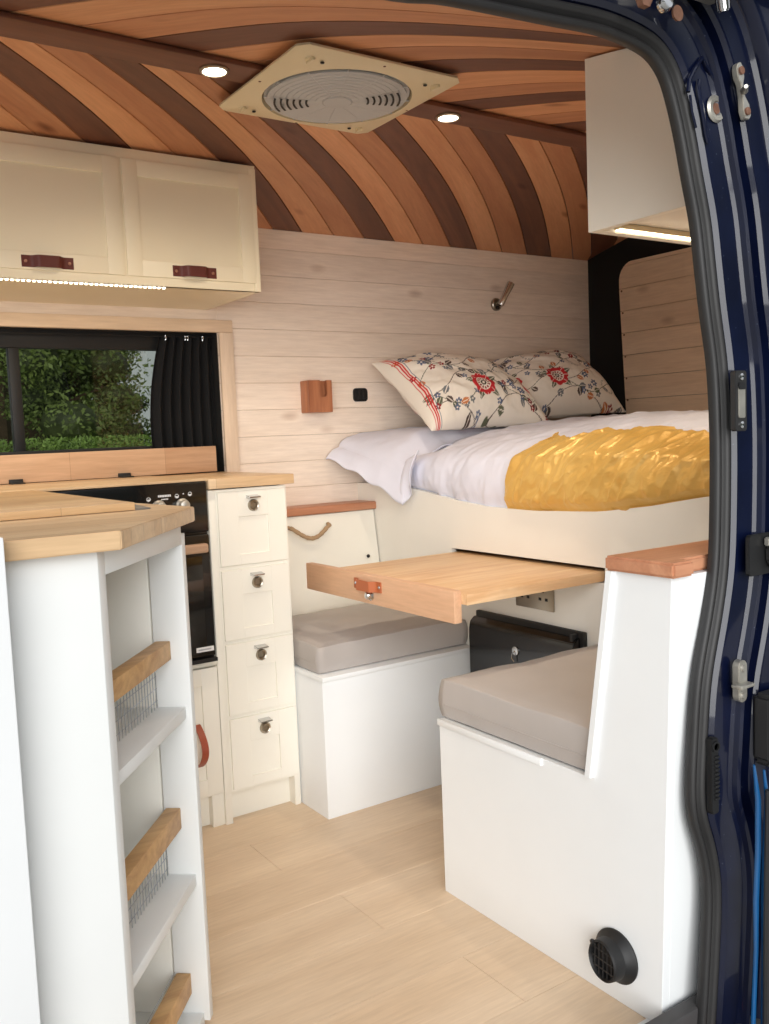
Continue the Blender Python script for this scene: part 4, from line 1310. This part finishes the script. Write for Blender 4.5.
# slider roller arm and metal parts at the very top
t,p = fitting('roller_arm','pale metal roller bracket at the top of the door opening','bracket',(700,-6),.88)
mb = MB(); mb.box(p.x-.045,p.x+.035,.84,.89,p.z-.006,p.z+.05,.003); obj('bracket', mb, M['oldmetal'], t)
q = on_y(.86,722,-4); r = on_y(.86,724,12)
obj('pin', MB().cyl(q,(r.x,.86,r.z),.011,.009,16,bev=.002), M['chrome'], t)
t,p = fitting('hinge_bolt','shiny bolt and washers above the corner of the door seal','bolt',(662,4),.885)
obj('bolt', MB().lathe([(.013,0),(.013,.006),(.009,.012),(0,.013)], p,(0,-1,0),18), M['chrome'], t)
p2 = on_y(.89,676,14); obj('washer', MB().lathe([(.006,0),(.010,0),(.011,.004),(.006,.004)], p2,(0,-1,0),20), M['rust'], t)
p3 = on_y(.885,641,0); obj('nut', MB().lathe([(.013,0),(.013,.010),(0,.012)], p3,(0,-1,0),6), M['rust'], t)
# pocket ribs pressed into the pillar top
mb = MB()
def yline(pts,y,r): mb.tube([on_y(y,*q) for q in pts], r, 8)
yline([(699,80),(698,88),(702,110),(706,135),(708,143)],.918,.0035)
yline([(688,92),(689,80),(694,70),(702,58),(706,66),(712,76),(715,84),(722,92),(726,104),(724,120)],.917,.0035)
yline([(690,95),(692,112),(696,128)],.921,.002)
yline([(700,20),(701,38),(705,56),(714,78),(719,86)],.919,.0022)
yline([(712,2),(720,28),(728,48)],.912,.003)
obj('pressed_rib', mb, M['body'], jm)
mb = MB(); 
def strip(px_pts, y, w):
    vs = []
    for (x,yy) in px_pts:
        a = on_y(y,x-w,yy); b = on_y(y,x+w,yy); vs.append((mb.bm.verts.new(a), mb.bm.verts.new(b)))
    for (a,b),(c,d) in zip(vs,vs[1:]): mb.bm.faces.new((a,b,d,c))
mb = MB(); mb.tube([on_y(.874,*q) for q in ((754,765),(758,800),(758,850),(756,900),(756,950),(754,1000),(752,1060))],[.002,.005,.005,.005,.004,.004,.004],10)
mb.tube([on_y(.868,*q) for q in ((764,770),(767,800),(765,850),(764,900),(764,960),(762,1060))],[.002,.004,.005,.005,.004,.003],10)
obj('fold_highlight', mb, M['bodyhighlight'], jm)  # tubes stand in for light caught along the blue fold
obj('edge_strip', MB().tube([on_y(.855,*q) for q in ((769,790),(768,860),(767,930),(766,1060))],.006,8), M['rubber'], jm)
# outer body side and sill
struct(obj('trim_7', MB().box(1.60, XR+.05, .863,.880,-.5,1.74,.004), M['body']))
struct(obj('trim_8', MB().box(X0, 1.60, .80,.975,-.045,-.004,.004), M['sill']))
struct(obj('trim_10', MB().box(X0,1.60,.945,.974,-.004,.040,.005), M['sill']))
struct(obj('trim_9', MB().box(X0, 1.60, .985,1.015,-.003,.0035,.001), M['white']))
tag(obj('reflector', MB().box(1.228,1.246,.905,.925,-.004,.006,.003), M['redplastic']), 'small orange lamp in the door sill at the foot of the pillar', 'reflector')

# ------------------------------------------------------------------ outdoors beyond the window
struct(obj('ground', MB().box(-40,60,-5,9,-.66,-.60), M['tarmac'])); bpy.data.objects['ground'].name = 'floor.002'
fld = obj('grass_field', MB().box(-60,90,9,120,-.66,-.60), M['grass']); tag(fld,'mown green field beyond the van window','field',kind='stuff')
def tree(x,y,h,w,label,ca,cb,n=9000,seed=1,conif=False):
    rg = np.random.default_rng(seed)
    t = thing('tree', label, 'tree', (x,y,-.6), 'trees beyond the window')
    mb = MB(); P=[(x,y,-.6),(x+.05,y,.4*h),(x,y+.05,h*.8)]; mb.tube(P,[w*.07,w*.05,w*.015],10)
    for k in range(7):
        a = k*2.4; z0 = h*(.2+.08*k)
        mb.tube([(x,y,z0-.6),(x+math.cos(a)*w*.25,y+math.sin(a)*w*.25,z0),(x+math.cos(a)*w*.4,y+math.sin(a)*w*.4,z0+.35)],[w*.03,w*.018,w*.006],6)
    obj('trunk', mb, M['bark'], t)
    # clumps
    K = 46; cl = []
    for k in range(K):
        zz = rg.uniform(.04,1)**.9
        rad = w*.5*(math.sin(PI*min(1,zz*.78+.20))**.6) if not conif else w*.5*(1-zz)**.7
        a = rg.uniform(0,2*PI); rr = rad*math.sqrt(rg.uniform(.1,1))
        cl.append((x+rr*math.cos(a), y+rr*math.sin(a), -.5+h*zz, w*rg.uniform(.10,.19)))
    cl = np.array(cl); ci = rg.integers(0,K,n)
    d = rg.normal(size=(n,3)); d /= np.linalg.norm(d,axis=1)[:,None]
    c = cl[ci,:3]+d*(cl[ci,3]*rg.uniform(.55,1.1,n))[:,None]*np.array([1,1,.75])
    s = rg.uniform(.03,.065,n)
    e1 = rg.normal(size=(n,3)); e1 /= np.linalg.norm(e1,axis=1)[:,None]
    e2 = np.cross(e1, d+.3*rg.normal(size=(n,3))); e2 /= np.linalg.norm(e2,axis=1)[:,None]+1e-9
    V = np.stack([c-e1*s[:,None], c+e2*s[:,None]*.5, c+e1*s[:,None], c-e2*s[:,None]*.5],1).reshape(-1,3)
    F = np.arange(4*n).reshape(-1,4)
    me = bpy.data.meshes.new('foliage'); me.from_pydata(V.tolist(),[],F.tolist())
    fo = finish('foliage', me, leafmat('leaves',ca,cb), t, False, None)
    mb = MB()
    for (a,b,c_,r) in cl: mb.ball((a,b,c_), r*.55, 2, (1,1,.8))
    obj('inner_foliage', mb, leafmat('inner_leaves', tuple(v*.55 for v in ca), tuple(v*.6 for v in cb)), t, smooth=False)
G1,G2 = (62,78,36),(134,150,76); G3,G4 = (50,60,36),(100,110,62)
tree(3.30,17.25,8.78,5.04,'light green leafy tree seen at the left pane of the window',G1,G2,34000,1)
tree(4.80,21.00,9.45,4.76,'broad mid green tree in the middle of the window view',G1,G2,34000,2)
tree(6.52,23.25,8.10,4.06,'darker tree right of centre in the window view',G3,G4,34000,3)
tree(7.73,27.00,4.86,3.08,'thin dark tree by the patch of sky in the window',G3,G4,34000,4)
tree(2.40,24.00,9.45,5.60,'tree behind the window mullion at the left',G1,G2,34000,5)
tree(5.10,28.50,10.80,7.00,'tall dark tree at the back of the row outside',G3,G4,34000,6)
tree(6.90,30.00,7.02,5.04,'rear tree of the row nearest the sky gap',G3,G4,34000,9)
# low hedge
rg = np.random.default_rng(8); n = 40000
c = np.stack([rg.uniform(0,6,n), rg.uniform(9.6,10.6,n), -.6+1.72*rg.uniform(0,1,n)**.6],1)
s = rg.uniform(.015,.035,n); e1 = rg.normal(size=(n,3)); e1 /= np.linalg.norm(e1,axis=1)[:,None]; e2 = np.cross(e1, rg.normal(size=(n,3))); e2 /= np.linalg.norm(e2,axis=1)[:,None]
V = np.stack([c-e1*s[:,None], c+e2*s[:,None]*.4, c+e1*s[:,None], c-e2*s[:,None]*.4],1).reshape(-1,3)
me = bpy.data.meshes.new('hedge'); me.from_pydata(V.tolist(),[],np.arange(4*n).reshape(-1,4).tolist())
hg = finish('hedge', me, leafmat('hedge_leaves',(86,116,40),(140,166,80)), None, False, None); tag(hg,'low bright green hedge along the bottom of the window view','hedge',kind='stuff')

# ------------------------------------------------------------------ light
W = bpy.data.worlds.new('world'); S.world = W; W.use_nodes = True
nt = W.node_tree; bg = nt.nodes['Background']
tc = nt.nodes.new('ShaderNodeTexCoord'); sp = nt.nodes.new('ShaderNodeSeparateXYZ'); rp = nt.nodes.new('ShaderNodeValToRGB')
nt.links.new(tc.outputs['Generated'], sp.inputs[0])
def mth(op,a,b):
    m = nt.nodes.new('ShaderNodeMath'); m.operation = op
    for v,k in ((a,0),(b,1)):
        if isinstance(v,(int,float)): m.inputs[k].default_value = v
        else: nt.links.new(v, m.inputs[k])
    return m.outputs[0]
# a dark tree line stands low on the horizon on the photographer's side
low = mth('MULTIPLY', mth('MAXIMUM', mth('MULTIPLY', sp.outputs['Y'], -1), 0), .42)
hh = mth('ADD', mth('SUBTRACT', sp.outputs['Z'], low), .10)
nt.links.new(hh, rp.inputs['Fac'])
e = rp.color_ramp.elements
e[0].position = 0; e[0].color = (.06,.075,.06,1)
e[1].position = .10; e[1].color = (.86,.90,.96,1)
bg.inputs['Strength'].default_value = .62
nt.links.new(rp.outputs['Color'], bg.inputs['Color'])
sl = bpy.data.lights.new('sun','SUN'); sl.energy = 2.5; sl.angle = math.radians(52); sl.color = (1,.995,.985)
so = bpy.data.objects.new('sun', sl); COL.objects.link(so)
so.rotation_euler = Vector((.50,.83,-.22)).to_track_quat('-Z','Y').to_euler()

S.view_settings.view_transform = 'Standard'; S.view_settings.look = 'None'
S.view_settings.gamma = 1; S.view_settings.use_curve_mapping = False
S.view_settings.exposure = .55
